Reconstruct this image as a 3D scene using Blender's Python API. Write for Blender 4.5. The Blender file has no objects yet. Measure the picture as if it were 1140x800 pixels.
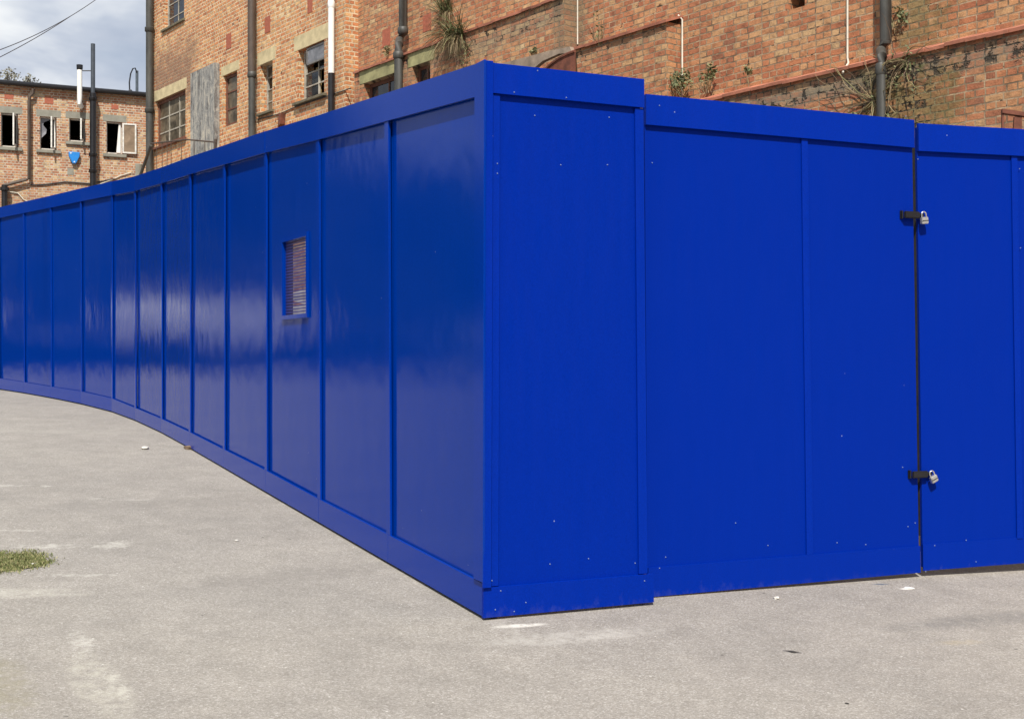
import bpy, bmesh, math, random
from mathutils import Vector, Matrix
R = math.radians
random.seed(7)
scene = bpy.context.scene
COL = scene.collection
FPX, CX, CY, EYE = 1400.0, 570.0, 400.0, 1.261      # camera: focal length in picture units, eye height over the hoarding corner's foot

# ---------------------------------------------------------------- helpers
def ground_z(x, y):
    x = max(-30.0, min(9.0, x)); y = max(-12.0, min(60.0, y))
    v = .063*(y-6.11) - .033*(x+.125)
    if v > .4:
        e = min(v-.4, .9)
        v = .4 + e - .55*e*e
    return v

def ray(px, py): return Vector(((px-CX)/FPX, 1.0, (CY-py)/FPX))
def on_ground(px, py):
    d = ray(px, py); lo, hi = .5, 120.0
    for _ in range(50):
        m = (lo+hi)/2
        if EYE + d.z*m > ground_z(d.x*m, m): lo = m
        else: hi = m
    return Vector((d.x*lo, lo, ground_z(d.x*lo, lo)))

class Plane:
    """upright plane through P; x runs right along the face, y goes in behind it, z up"""
    def __init__(s, P, xdir):
        s.P = Vector((P[0], P[1], P[2] if len(P) > 2 else 0)); s.ang = math.atan2(xdir[1], xdir[0])
        s.x = Vector((math.cos(s.ang), math.sin(s.ang), 0)); s.y = Vector((-s.x.y, s.x.x, 0))
        s.M = Matrix.Translation(s.P) @ Matrix.Rotation(s.ang, 4, 'Z')
    def at(s, px, py, off=0.0):
        d = ray(px, py); o = Vector((0, 0, EYE)); P = s.P + s.y*off
        t = (P-o).dot(s.y)/d.dot(s.y); h = o+d*t-s.P
        return (h.dot(s.x), h.z)
    def world(s, x, y, z): return s.M @ Vector((x, y, z))

def setp(o, label=None, cat=None, group=None, kind=None):
    if label: o['label'] = label
    if cat: o['category'] = cat
    if group: o['group'] = group
    if kind: o['kind'] = kind
    return o

def empty(name, label, cat, M, group=None):
    o = bpy.data.objects.new(name, None); COL.objects.link(o); o.matrix_world = M; o.empty_display_size = .2
    return setp(o, label, cat, group)

def link(name, bm, mat, parent=None, M=None, smooth=False, bevel=0):
    if bevel:
        bmesh.ops.bevel(bm, geom=[e for e in bm.edges], offset=bevel, segments=1, affect='EDGES', profile=.5)
    bmesh.ops.recalc_face_normals(bm, faces=bm.faces)
    me = bpy.data.meshes.new(name); bm.to_mesh(me); bm.free()
    for m in (mat if isinstance(mat, (list, tuple)) else [mat]): me.materials.append(m)
    if smooth:
        for p in me.polygons: p.use_smooth = True
        me.set_sharp_from_angle(angle=R(50))
    o = bpy.data.objects.new(name, me); COL.objects.link(o)
    if parent: o.parent = parent
    if M is not None: o.matrix_basis = M
    return o

def prism(bm, poly, y0, y1, M=None):
    """poly: (x,z) points, extruded between y0 and y1"""
    a = [bm.verts.new((p[0], y0, p[1])) for p in poly]; b = [bm.verts.new((p[0], y1, p[1])) for p in poly]
    n = len(poly)
    bm.faces.new(a); bm.faces.new(b[::-1])
    for i in range(n): bm.faces.new((a[i], b[i], b[(i+1) % n], a[(i+1) % n]))
    if M is not None: bmesh.ops.transform(bm, matrix=M, verts=a+b)
    return bm
def box(bm, x0, x1, y0, y1, z0, z1, M=None): return prism(bm, [(x0, z0), (x1, z0), (x1, z1), (x0, z1)], y0, y1, M)
def tube(bm, pts, r, n=10, caps=True):
    pts = [Vector(p) for p in pts]; rs = r if isinstance(r, (list, tuple)) else [r]*len(pts); rings = []
    up = Vector((0.13, .37, .9))
    for i, p in enumerate(pts):
        t = (pts[min(i+1, len(pts)-1)]-pts[max(i-1, 0)]).normalized()
        u = t.cross(up)
        if u.length < 1e-3: u = t.cross(Vector((1, 0, 0)))
        u.normalize(); w = t.cross(u)
        rings.append([bm.verts.new(p+(u*math.cos(2*math.pi*k/n)+w*math.sin(2*math.pi*k/n))*rs[i]) for k in range(n)])
    for a, b in zip(rings, rings[1:]):
        for k in range(n): bm.faces.new((a[k], a[(k+1) % n], b[(k+1) % n], b[k]))
    if caps and n > 2: bm.faces.new(rings[0][::-1]); bm.faces.new(rings[-1])
    return bm
NB = bmesh.new

# ---------------------------------------------------------------- materials
def mat(name):
    m = bpy.data.materials.new(name); m.use_nodes = True; nt = m.node_tree
    return m, nt, nt.nodes['Principled BSDF']
def N(nt, t, **kw):
    n = nt.nodes.new(t)
    for k, v in kw.items():
        if k in n.inputs: n.inputs[k].default_value = v
        else: setattr(n, k, v)
    return n
def L(nt, a, b): nt.links.new(a, b)
def ramp(nt, fac, stops, interp='LINEAR'):
    r = nt.nodes.new('ShaderNodeValToRGB'); r.color_ramp.interpolation = interp
    el = r.color_ramp.elements
    while len(el) < len(stops): el.new(.5)
    for e, (p, c) in zip(el, stops):
        e.position = p; e.color = (c if len(c) == 4 else (*c, 1)) if isinstance(c, tuple) else (c, c, c, 1)
    L(nt, fac, r.inputs[0]); return r.outputs[0]
def math_(nt, op, a, b=None, clamp=False):
    n = nt.nodes.new('ShaderNodeMath'); n.operation = op; n.use_clamp = clamp
    for i, v in enumerate((a, b)):
        if v is None: continue
        if isinstance(v, (int, float)): n.inputs[i].default_value = v
        else: L(nt, v, n.inputs[i])
    return n.outputs[0]
def mixc(nt, fac, a, b, mode='MIX'):
    n = nt.nodes.new('ShaderNodeMix'); n.data_type = 'RGBA'; n.blend_type = mode
    if isinstance(fac, (int, float)): n.inputs[0].default_value = fac
    else: L(nt, fac, n.inputs[0])
    for s, v in ((n.inputs[6], a), (n.inputs[7], b)):
        if isinstance(v, tuple): s.default_value = (*v, 1) if len(v) == 3 else v
        else: L(nt, v, s)
    return n.outputs[2]
def noise(nt, vec, scale, detail=4, rough=.6, dist=0):
    n = N(nt, 'ShaderNodeTexNoise', Scale=scale, Detail=detail, Roughness=rough, Distortion=dist)
    if vec is not None: L(nt, vec, n.inputs['Vector'])
    return n.outputs[0]
def objco(nt, scale=None):
    c = nt.nodes.new('ShaderNodeTexCoord').outputs['Object']
    if scale:
        m = nt.nodes.new('ShaderNodeMapping'); m.inputs['Scale'].default_value = scale; L(nt, c, m.inputs[0]); c = m.outputs[0]
    return c
def bump(nt, b, h, strength, dist=.01):
    n = N(nt, 'ShaderNodeBump', Strength=strength, Distance=dist); L(nt, h, n.inputs['Height']); L(nt, n.outputs[0], b.inputs['Normal'])

def simple(name, c, rough=.6, metal=0, var=.25, scale=8, bmp=.2, stretch=None):
    m, nt, b = mat(name); co = objco(nt, stretch)
    f = noise(nt, co, scale, 6)
    d = tuple(v*(1-var) for v in c); e = tuple(min(1, v*(1+var)) for v in c)
    L(nt, ramp(nt, f, [(.3, d), (.7, e)]), b.inputs['Base Color'])
    b.inputs['Roughness'].default_value = rough; b.inputs['Metallic'].default_value = metal
    if bmp: bump(nt, b, noise(nt, co, scale*4, 4), bmp, .004)
    return m

def paint_mat(name, base, rough, orange=.03, wave=9.0, spec=.125, dust=False):
    m, nt, b = mat(name); co = objco(nt)
    streak = noise(nt, objco(nt, (14, 14, 1.1)), 1.5, 6, .65)
    blotch = noise(nt, co, 1.3, 5)
    c = mixc(nt, math_(nt, 'MULTIPLY', streak, .5), tuple(v*.86 for v in base), tuple(v*1.18 for v in base))
    c = mixc(nt, math_(nt, 'MULTIPLY', blotch, .35), c, tuple(v*.8 for v in base))
    grain = noise(nt, co, 160, 2, .7)
    c = mixc(nt, .35, c, ramp(nt, grain, [(.3, tuple(v*.65 for v in base)), (.7, tuple(v*1.4 for v in base))]))
    # scuffs and pin-head flecks where the paint is knocked off
    vo = N(nt, 'ShaderNodeTexVoronoi', Scale=5.5); L(nt, co, vo.inputs['Vector'])
    fl = math_(nt, 'LESS_THAN', vo.outputs['Distance'], .02)
    c = mixc(nt, math_(nt, 'MULTIPLY', fl, .5), c, (.35, .4, .55))
    if dust:   # splashed grit along the lower edge and a few rubbed scars
        sp = nt.nodes.new('ShaderNodeSeparateXYZ'); L(nt, co, sp.inputs[0])
        lo = math_(nt, 'SUBTRACT', 1.0, math_(nt, 'MULTIPLY', sp.outputs[2], 14.0))
        k = math_(nt, 'MULTIPLY', math_(nt, 'ADD', lo, math_(nt, 'MULTIPLY', math_(nt, 'SUBTRACT', noise(nt, objco(nt, (1, 1, .5)), 26, 6, .75), .62), 4.0)), .06, clamp=True)
        c = mixc(nt, k, c, (.30, .30, .33))
        sc = noise(nt, objco(nt, (3, 3, 1)), 9, 5, .8, 2.0)
        c = mixc(nt, math_(nt, 'MULTIPLY', math_(nt, 'SUBTRACT', sc, .70), 9.0, True), c, (.22, .26, .42))
    L(nt, c, b.inputs['Base Color'])
    L(nt, ramp(nt, noise(nt, objco(nt, (10, 10, 1.5)), 2.2, 5), [(.3, rough*.75), (.75, rough*1.5)]), b.inputs['Roughness'])
    b.inputs['Specular IOR Level'].default_value = spec
    h = math_(nt, 'ADD', math_(nt, 'MULTIPLY', noise(nt, co, 130, 3), .7 if spec > .1 else 1.0), math_(nt, 'MULTIPLY', noise(nt, objco(nt, (1, 1, .7)), 3.4, 2), wave))
    bump(nt, b, h, orange, .02)
    return m
BLUE = paint_mat('blue_gloss_paint', (.0, .031, .275), .052)
BLUE_TRIM = paint_mat('blue_trim_paint', (.0001, .031, .29), .09, .02, 3)
MATT = paint_mat('blue_satin_paint', (.0, .0195, .278), .42, .03, 2.0, .05)
MATT_TRIM = paint_mat('blue_satin_trim', (.0, .0215, .297), .42, .03, 1.5, .06)
MATT_KICK = paint_mat('dusty_blue_skirting', (.0, .0205, .287), .45, .03, 1.5, .06, True)

def brick_mat(name, stops, mortar, redder=None, moss=(), stain=(), msize=.011, dark=.5, shaded_pits=(), row=.075, spread=.86, bw=.215, sq=.5):
    m, nt, b = mat(name)
    co = nt.nodes.new('ShaderNodeTexCoord').outputs['Object']
    sp = nt.nodes.new('ShaderNodeSeparateXYZ'); L(nt, co, sp.inputs[0])
    u = math_(nt, 'ADD', sp.outputs[0], sp.outputs[1])
    wob = nt.nodes.new('ShaderNodeCombineXYZ'); L(nt, u, wob.inputs[0]); L(nt, sp.outputs[2], wob.inputs[1])
    nz = N(nt, 'ShaderNodeTexNoise', Scale=7.0, Detail=4.0); L(nt, wob.outputs[0], nz.inputs['Vector'])
    off = nt.nodes.new('ShaderNodeVectorMath'); off.operation = 'MULTIPLY_ADD'
    L(nt, nz.outputs['Color'], off.inputs[0]); off.inputs[1].default_value = (.016, .016, 0); L(nt, wob.outputs[0], off.inputs[2])
    def bricktex(c1, c2, cm):
        t = nt.nodes.new('ShaderNodeTexBrick'); t.offset = .5; t.squash = sq; t.squash_frequency = 2
        t.inputs['Scale'].default_value = 1; t.inputs['Brick Width'].default_value = bw; t.inputs['Row Height'].default_value = row
        t.inputs['Mortar Size'].default_value = msize; t.inputs['Mortar Smooth'].default_value = .25; t.inputs['Bias'].default_value = 0
        t.inputs['Color1'].default_value = c1; t.inputs['Color2'].default_value = c2; t.inputs['Mortar'].default_value = cm
        L(nt, off.outputs[0], t.inputs['Vector']); return t
    t = bricktex((0, 0, 0, 1), (1, 1, 1, 1), (.5, .5, .5, 1))
    tint = t.outputs['Color']
    patch = noise(nt, wob.outputs[0], .55, 4)
    tv = math_(nt, 'ADD', math_(nt, 'ADD', math_(nt, 'MULTIPLY', tint, spread), (.86-spread)*.5), math_(nt, 'MULTIPLY', math_(nt, 'SUBTRACT', patch, .43), .9), clamp=True)
    c = ramp(nt, tv, stops)
    if redder:
        x0, x1, rc = redder
        f = nt.nodes.new('ShaderNodeMapRange'); L(nt, sp.outputs[0], f.inputs[0]); f.inputs[1].default_value = x0; f.inputs[2].default_value = x1
        f.inputs[4].default_value = .5
        c = mixc(nt, f.outputs[0], c, mixc(nt, 1.0, c, rc, 'MULTIPLY'))
    grime = ramp(nt, noise(nt, wob.outputs[0], 9, 8, .7), [(.32, .5), (.52, .95), (.75, 1.2)])
    c = mixc(nt, 1.0, c, grime, 'MULTIPLY')
    speck = ramp(nt, noise(nt, wob.outputs[0], 90, 3, .8), [(.28, .55), (.5, 1.0), (.75, 1.25)])
    c = mixc(nt, .8, c, speck, 'MULTIPLY')
    mc = mixc(nt, ramp(nt, noise(nt, wob.outputs[0], 5, 5, .7), [(.38, 0.0), (.6, 1.0)]), tuple(v*dark for v in mortar), mortar)
    c = mixc(nt, t.outputs['Fac'], c, mc)
    def rect(x0, x1, z0, z1, soft, sharpn, nscale):
        """irregular patch on the wall"""
        def edge(v, a, sgn):
            return math_(nt, 'MULTIPLY', math_(nt, 'SUBTRACT', v, a), sgn/soft)
        e = math_(nt, 'MINIMUM', math_(nt, 'MINIMUM', edge(sp.outputs[0], x0, 1), edge(sp.outputs[0], x1, -1)),
                  math_(nt, 'MINIMUM', edge(sp.outputs[2], z0, 1), edge(sp.outputs[2], z1, -1)))
        e = math_(nt, 'MINIMUM', e, 1.0)
        nn = math_(nt, 'MULTIPLY', math_(nt, 'SUBTRACT', noise(nt, wob.outputs[0], nscale, 7, .7), .5), sharpn)
        return math_(nt, 'MULTIPLY', math_(nt, 'ADD', e, nn), 1.0, clamp=True)
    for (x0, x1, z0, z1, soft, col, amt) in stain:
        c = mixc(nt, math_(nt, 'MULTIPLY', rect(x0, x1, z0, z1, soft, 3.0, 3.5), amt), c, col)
    for (x0, x1, z0, z1, soft, amt) in moss:
        k = rect(x0, x1, z0, z1, soft, 5.0, 6.0)
        gcol = ramp(nt, noise(nt, wob.outputs[0], 30, 4), [(.3, (.02, .022, .01)), (.5, (.09, .10, .03)), (.75, (.16, .16, .07))])
        c = mixc(nt, math_(nt, 'MULTIPLY', k, amt), c, gcol)
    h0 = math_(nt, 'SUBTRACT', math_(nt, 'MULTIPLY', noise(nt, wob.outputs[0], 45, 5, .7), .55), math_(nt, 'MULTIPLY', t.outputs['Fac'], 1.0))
    for (x0, x1, z0, z1, soft, thr, sc) in shaded_pits:     # crumbled joints and missing bricks, their shade and the ledge shadow painted near black
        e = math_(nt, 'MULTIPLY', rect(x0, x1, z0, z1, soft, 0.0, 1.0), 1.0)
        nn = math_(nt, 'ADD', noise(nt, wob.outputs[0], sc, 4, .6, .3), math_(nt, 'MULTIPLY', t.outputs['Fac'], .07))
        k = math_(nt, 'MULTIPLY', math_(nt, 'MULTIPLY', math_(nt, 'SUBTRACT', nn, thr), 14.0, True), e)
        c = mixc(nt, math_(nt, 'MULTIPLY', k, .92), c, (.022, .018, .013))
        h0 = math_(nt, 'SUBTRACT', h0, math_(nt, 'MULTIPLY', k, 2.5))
    L(nt, c, b.inputs['Base Color']); b.inputs['Roughness'].default_value = .95
    h = h0
    bump(nt, b, h, .8, .018)
    return m

ORANGE = [(0.0, (.22, .10, .05)), (.08, (.42, .15, .065)), (.3, (.56, .205, .08)), (.5, (.63, .265, .105)), (.7, (.67, .33, .135)), (.88, (.73, .44, .20)), (1, (.80, .58, .32))]
RUSSET = [(0.0, (.12, .08, .055)), (.06, (.21, .10, .06)), (.2, (.38, .138, .068)), (.42, (.47, .19, .088)), (.62, (.51, .25, .115)), (.82, (.54, .34, .17)), (1, (.56, .41, .23))]

STONE = simple('concrete_lintel', (.52, .43, .25), .9, 0, .25, 5, .4)
GREENSTONE = simple('algae_stained_lintel', (.27, .25, .12), .95, 0, .45, 4, .4)
GREYSTONE = simple('grey_concrete', (.24, .23, .19), .95, 0, .2, 5, .3)
DARKSILL = simple('mossy_sill', (.13, .11, .07), .95, 0, .4, 8, .3)
TERRA = simple('terracotta_tile', (.37, .14, .085), .85, 0, .5, 3.5, .4)
REDVENT = simple('terracotta_air_brick', (.34, .10, .055), .8, 0, .25, 20, .3)
CASTIRON = simple('weathered_cast_iron', (.055, .053, .046), .55, 0, .45, 6, .3, (1, 1, .4))
BROWNIRON = simple('brown_cast_iron', (.075, .052, .038), .6, 0, .4, 6, .3, (1, 1, .4))
BLACKIRON = simple('black_painted_iron', (.009, .009, .011), .4, 0, .4, 8, .2)
WHITEP = simple('white_paint', (.78, .77, .73), .5, 0, .08, 8, .1)
OFFW = simple('weathered_white_paint', (.62, .60, .55), .6, 0, .25, 10, .2)
DIRTYW = simple('dirty_white_paint', (.36, .33, .27), .7, 0, .35, 12, .2)
BROWNW = simple('brown_timber', (.14, .055, .032), .7, 0, .35, 10, .3)
RUST = simple('rusty_steel', (.14, .045, .025), .85, .0, .5, 9, .5)
DARK = simple('dark_room', (.02, .018, .016), .9, 0, .2, 3, 0)
WIRE = simple('blue_painted_wire', (.035, .035, .19), .4, .0, .2, 30, 0)
CABLE = simple('black_cable', (.03, .03, .035), .6, 0, .2, 8, 0)
WCABLE = simple('pale_cable', (.62, .58, .48), .7, 0, .2, 8, 0)
STEEL = simple('brushed_steel', (.62, .62, .60), .35, .75, .15, 60, .1)
BRASS = simple('padlock_shackle', (.75, .75, .74), .22, .9, .1, 60, 0)
ALARM = simple('blue_plastic', (.02, .22, .62), .4, 0, .08, 8, 0)
ALARMW = simple('pale_plastic', (.55, .68, .8), .4, 0, .08, 8, 0)
SCREW = simple('bare_screw_head', (.26, .33, .50), .35, .3, .1, 50, 0)
TIMBERDARK = simple('gap_shaded_timber', (.03, .027, .024), .9, 0, .4, 12, .3)  # near black: shade of the gate gap put into the colour; also dark scraps
RUBBLE = simple('pale_rubble', (.55, .53, .48), .9, 0, .3, 15, .3)
RAWPLY = simple('plywood_edge', (.16, .11, .07), .9, 0, .3, 20, .2)
SLATE = simple('roof_felt', (.05, .05, .05), .9, 0, .3, 6, .2)

def glass_mat(name, base, rough=.12, var=.5):
    m, nt, b = mat(name); co = objco(nt)
    f = noise(nt, co, 3.2, 5, .6, 1.0)
    L(nt, ramp(nt, f, [(.35, tuple(v*(1-var) for v in base)), (.6, base), (.72, tuple(v*(1+var) for v in base))]), b.inputs['Base Color'])
    b.inputs['Roughness'].default_value = rough; return m
GLASS = glass_mat('dark_window_glass', (.035, .037, .04), .08)
DUSTY = glass_mat('dusty_window_glass', (.16, .13, .09), .3, .7)

def sheet_mat():
    m, nt, b = mat('weathered_board')
    f = noise(nt, objco(nt, (7, 7, .55)), 2.2, 8, .75, .5)
    f = math_(nt, 'ADD', math_(nt, 'MULTIPLY', f, .45), math_(nt, 'MULTIPLY', noise(nt, objco(nt, (1, 1, .6)), 6, 9, .85, .8), .55))
    c = ramp(nt, f, [(.36, (.04, .035, .03)), (.44, (.13, .12, .11)), (.5, (.24, .24, .23)), (.56, (.42, .38, .31)), (.64, (.62, .55, .42))])
    L(nt, c, b.inputs['Base Color']); b.inputs['Roughness'].default_value = .9; bump(nt, b, f, .6, .02); return m
SHEET = sheet_mat()

def leaf_mat(name, a, bcol, c3):
    m, nt, b = mat(name)
    g = nt.nodes.new('ShaderNodeNewGeometry')
    c = ramp(nt, g.outputs['Random Per Island'], [(0, a), (.5, bcol), (1, c3)])
    L(nt, c, b.inputs['Base Color']); b.inputs['Roughness'].default_value = .7
    return m
LEAF = leaf_mat('wall_plant_leaf', (.05, .065, .025), (.11, .13, .045), (.21, .20, .09))
DRY = leaf_mat('dry_stalk', (.10, .06, .035), (.30, .22, .12), (.20, .20, .08))
TREELEAF = leaf_mat('tree_leaf', (.02, .035, .012), (.035, .06, .02), (.05, .08, .025))
GRASSM = leaf_mat('grass_blade', (.08, .10, .03), (.17, .19, .06), (.36, .31, .16))
BARK = simple('bark', (.09, .07, .05), .95, 0, .4, 8, .5)

# ---------------------------------------------------------------- ground
def ground_mat(marks):
    m, nt, b = mat('worn_asphalt'); co = objco(nt)
    agg = N(nt, 'ShaderNodeTexVoronoi', Scale=150.0, Randomness=1.0); L(nt, co, agg.inputs['Vector'])
    ac = nt.nodes.new('ShaderNodeSeparateColor'); L(nt, agg.outputs['Color'], ac.inputs[0])
    c = ramp(nt, ac.outputs[0], [(0, (.225, .205, .180)), (.3, (.265, .245, .217)), (.62, (.295, .274, .244)), (.88, (.33, .310, .28)), (1, (.40, .38, .35))])
    fine = ramp(nt, noise(nt, co, 240, 3, .8), [(.3, .76), (.5, 1.0), (.72, 1.20)])
    c = mixc(nt, .9, c, fine, 'MULTIPLY')
    big = ramp(nt, noise(nt, co, .55, 6, .62, .4), [(.28, (.90, .90, .90)), (.5, (.99, .985, .98)), (.68, (1.06, 1.055, 1.04))])
    c = mixc(nt, 1.0, c, big, 'MULTIPLY')
    mid = ramp(nt, noise(nt, co, 4.5, 6, .7), [(.3, .86), (.55, 1.0), (.75, 1.12)])
    c = mixc(nt, 1.0, c, mid, 'MULTIPLY')
    # scattered dark tar spots and pale grit
    v2 = N(nt, 'ShaderNodeTexVoronoi', Scale=4.0); L(nt, co, v2.inputs['Vector'])
    c = mixc(nt, math_(nt, 'MULTIPLY', math_(nt, 'LESS_THAN', v2.outputs['Distance'], .035), .6), c, (.05, .045, .04))
    v3 = N(nt, 'ShaderNodeTexVoronoi', Scale=9.0); L(nt, co, v3.inputs['Vector'])
    c = mixc(nt, math_(nt, 'MULTIPLY', math_(nt, 'LESS_THAN', v3.outputs['Distance'], .045), .7), c, (.62, .60, .55))
    sp = nt.nodes.new('ShaderNodeSeparateXYZ'); L(nt, co, sp.inputs[0])
    nz = noise(nt, co, 16, 6, .75); 
    for (x, y, rx, ry, ang, col, amt, thr) in marks:
        dx = math_(nt, 'SUBTRACT', sp.outputs[0], x); dy = math_(nt, 'SUBTRACT', sp.outputs[1], y)
        ca, sa = math.cos(ang), math.sin(ang)
        a = math_(nt, 'ADD', math_(nt, 'MULTIPLY', dx, ca/rx), math_(nt, 'MULTIPLY', dy, sa/rx))
        e = math_(nt, 'ADD', math_(nt, 'MULTIPLY', dx, -sa/ry), math_(nt, 'MULTIPLY', dy, ca/ry))
        r2 = math_(nt, 'ADD', math_(nt, 'MULTIPLY', a, a), math_(nt, 'MULTIPLY', e, e))
        k = math_(nt, 'SUBTRACT', 1.0, r2)
        k = math_(nt, 'ADD', k, math_(nt, 'MULTIPLY', math_(nt, 'SUBTRACT', nz, thr), 6.0))
        k = math_(nt, 'MULTIPLY', math_(nt, 'MINIMUM', k, math_(nt, 'MULTIPLY', math_(nt, 'SUBTRACT', 1.0, r2), 2.0)), amt*.8, clamp=True)
        c = mixc(nt, k, c, col)
    L(nt, c, b.inputs['Base Color']); b.inputs['Roughness'].default_value = .9
    b.inputs['Specular IOR Level'].default_value = .25
    bump(nt, b, math_(nt, 'ADD', agg.outputs['Distance'], noise(nt, co, 200, 3)), .35, .006)
    return m
marks = []
def mark(px, py, rx, ry, ang, col=(.50, .48, .43), amt=.6, thr=.55):
    p = on_ground(px, py); marks.append((p.x, p.y, rx, ry, ang, col, amt, thr))
mark(55, 608, .26, .09, .1); mark(125, 606, .14, .16, .2); mark(85, 640, .3, .05, .15, thr=.58); mark(10, 540, .2, .06, .1); mark(50, 541, .06, .06, 0)
mark(155, 556, .22, .03, .25); mark(92, 714, .07, .22, .45); mark(130, 760, .05, .22, .5, thr=.6); mark(110, 370+185, .1, .05, 0, thr=.6)
mark(15, 590, .3, .05, .1, thr=.6); mark(578, 696, .16, .035, .35, (.62, .60, .54), .8, .42); mark(640, 708, .5, .12, .38, (.42, .40, .36), .6, .5)
mark(0, 660, .5, .12, .15, (.45, .43, .37), .5, .5); mark(5, 760, .13, .45, .5, (.20, .18, .11), .4, .5); mark(110, 760, .12, .5, .5, (.47, .45, .38), .4, .5)
mark(1065, 715, .16, .05, .3, (.36, .30, .19), .3, .5); mark(1090, 690, .7, .12, .4, (.15, .145, .135), .4, .45)
mark(882, 725, .05, .02, -.4, (.06, .055, .05), .9, .4); mark(1010, 655, .05, .02, .2, (.7, .68, .63), .9, .35); mark(980, 650, .06, .02, .2, (.10, .12, .15), .8, .4)
mark(330, 640, .9, .2, .6, (.19, .175, .155), .35, .48); mark(420, 560, .1, .05, .5, (.36, .34, .3), .5, .45); mark(520, 672, .8, .06, -1.1, (.38, .36, .32), .5, .5)
mark(60, 480, 1.6, .2, .1, (.33, .31, .27), .5, .5); mark(200, 560, 1.2, .25, .4, (.20, .185, .165), .4, .5)
GROUND = ground_mat(marks)
bm = NB()
def axis(a, b, fine, lo, hi):
    v = []; x = a
    while x <= b: v.append(x); x += fine
    e = a; st = fine
    while e > lo: st *= 1.6; e -= st; v.insert(0, e)
    e = v[-1]; st = fine
    while e < hi: st *= 1.6; e += st; v.append(e)
    return v
xs, ys = axis(-14, 12, .5, -400, 400), axis(-4, 30, .5, -300, 600)
vg = [[bm.verts.new((x, y, ground_z(x, y))) for x in xs] for y in ys]
for j in range(len(ys)-1):
    for i in range(len(xs)-1): bm.faces.new((vg[j][i], vg[j][i+1], vg[j+1][i+1], vg[j+1][i]))
g = link('ground', bm, GROUND, smooth=True); setp(g, 'worn pale grey asphalt yard, speckled and sloping gently up to the left', 'ground', kind='structure')

# ---------------------------------------------------------------- the blue hoarding
C0 = Vector((-.124, 6.11, 0))
hoard = empty('hoarding', 'glossy blue plywood hoarding with vertical battens, from its front corner away to the left', 'hoarding', Matrix.Translation(C0))
Hinv = Matrix.Translation(-C0)
HB = 2.70
nodes = [(-.124, 6.11)]
a0 = R(27.3)
for k in range(6): nodes.append((nodes[-1][0]-1.232*math.sin(a0), nodes[-1][1]+1.232*math.cos(a0)))
nodes += [(-4.10, 13.75), (-4.65, 14.68), (-5.36, 15.70), (-6.09, 16.67), (-6.83, 17.65), (-7.58, 18.63), (-8.32, 19.61), (-9.06, 20.59), (-9.80, 21.57)]
BASE = [0, .085, .168, .261, .339, .42, .491, .559, .634, .69, .727, .769, .809, .84, .87, .9]
# pixel lean of the battens: they tip a little along the face
leans = [.013, -.05, -.05, -.03, 0, 0, -.04, -.05, -.04, -.04, -.05, -.05, -.05, 0, 0, 0]
segs = []
for i in range(len(nodes)-1):
    A = Vector(nodes[i+1]); B = Vector(nodes[i]); pl = Plane((A.x, A.y), (B-A)); pl.len = (B-A).length
    pl.zb0, pl.zb1 = BASE[i+1], BASE[i]
    pl.g0, pl.g1 = ground_z(A.x, A.y), ground_z(B.x, B.y)
    segs.append(pl)
T_BAND, T_KICK = .16, .175
for i, s in enumerate(segs):
    Mx = Hinv @ s.M; Ln = s.len; zt0, zt1 = s.zb0+HB, s.zb1+HB
    # slight warp of each sheet so that no two reflect alike
    w = random.uniform(-.007, .007)
    bm = NB()
    if i == 2:    # viewing window in this sheet
        hx0, hz1 = s.at(316.5, 269, -.0); hx1, hz0 = s.at(342.5, 348)
        _, hz0b = s.at(316.5, 352); hz0 = (hz0+hz0b)/2; _, hz1b = s.at(342.5, 264); hz1 = (hz1+hz1b)/2
        win_rect = (hx0, hx1, hz0, hz1); wseg = s
        zl = lambda x, a, b: a+(b-a)*x/Ln
        X = [.01, hx0, hx1, Ln-.01]
        for a, b_ in ((0, 1), (1, 2), (2, 3)):
            z0a, z0b = zl(X[a], s.zb0, s.zb1)+.05, zl(X[b_], s.zb0, s.zb1)+.05
            z1a, z1b = zl(X[a], zt0, zt1)-.03, zl(X[b_], zt0, zt1)-.03
            if a == 1:
                prism(bm, [(X[a], z0a), (X[b_], z0b), (X[b_], hz0), (X[a], hz0)], 0, .018, Mx)
                prism(bm, [(X[a], hz1), (X[b_], hz1), (X[b_], z1b), (X[a], z1a)], 0, .018, Mx)
            else: prism(bm, [(X[a], z0a), (X[b_], z0b), (X[b_], z1b), (X[a], z1a)], 0, .018, Mx)
        bmesh.ops.remove_doubles(bm, verts=bm.verts, dist=1e-5)
    else:
        prism(bm, [(.005, s.zb0+.05), (Ln-.005, s.zb1+.05), (Ln-.005, zt1-.03), (.005, zt0-.03)], 0, .018, Mx @ Matrix.Translation((Ln/2, 0, HB/2)) @ Matrix.Rotation(w, 4, 'Z') @ Matrix.Rotation(random.uniform(-.003, .003), 4, 'X') @ Matrix.Translation((-Ln/2, 0, -HB/2)))
    link('panel', bm, BLUE, hoard)
    # kick board
    bm = NB(); prism(bm, [(.002, s.g0+.016), (Ln-.002+(.022 if i == 0 else 0), s.g1+.016), (Ln-.002+(.022 if i == 0 else 0), s.zb1+T_KICK), (.002, s.zb0+T_KICK)], -.024, -.007, Mx)
    link('kick_board', bm, BLUE_TRIM, hoard)
    bm = NB(); prism(bm, [(.0, s.g0-.05), (Ln, s.g1-.05), (Ln, s.zb1+.06), (.0, s.zb0+.06)], .03, .055, Mx)
    link('ground_plate', bm, TIMBERDARK, hoard)
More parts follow.
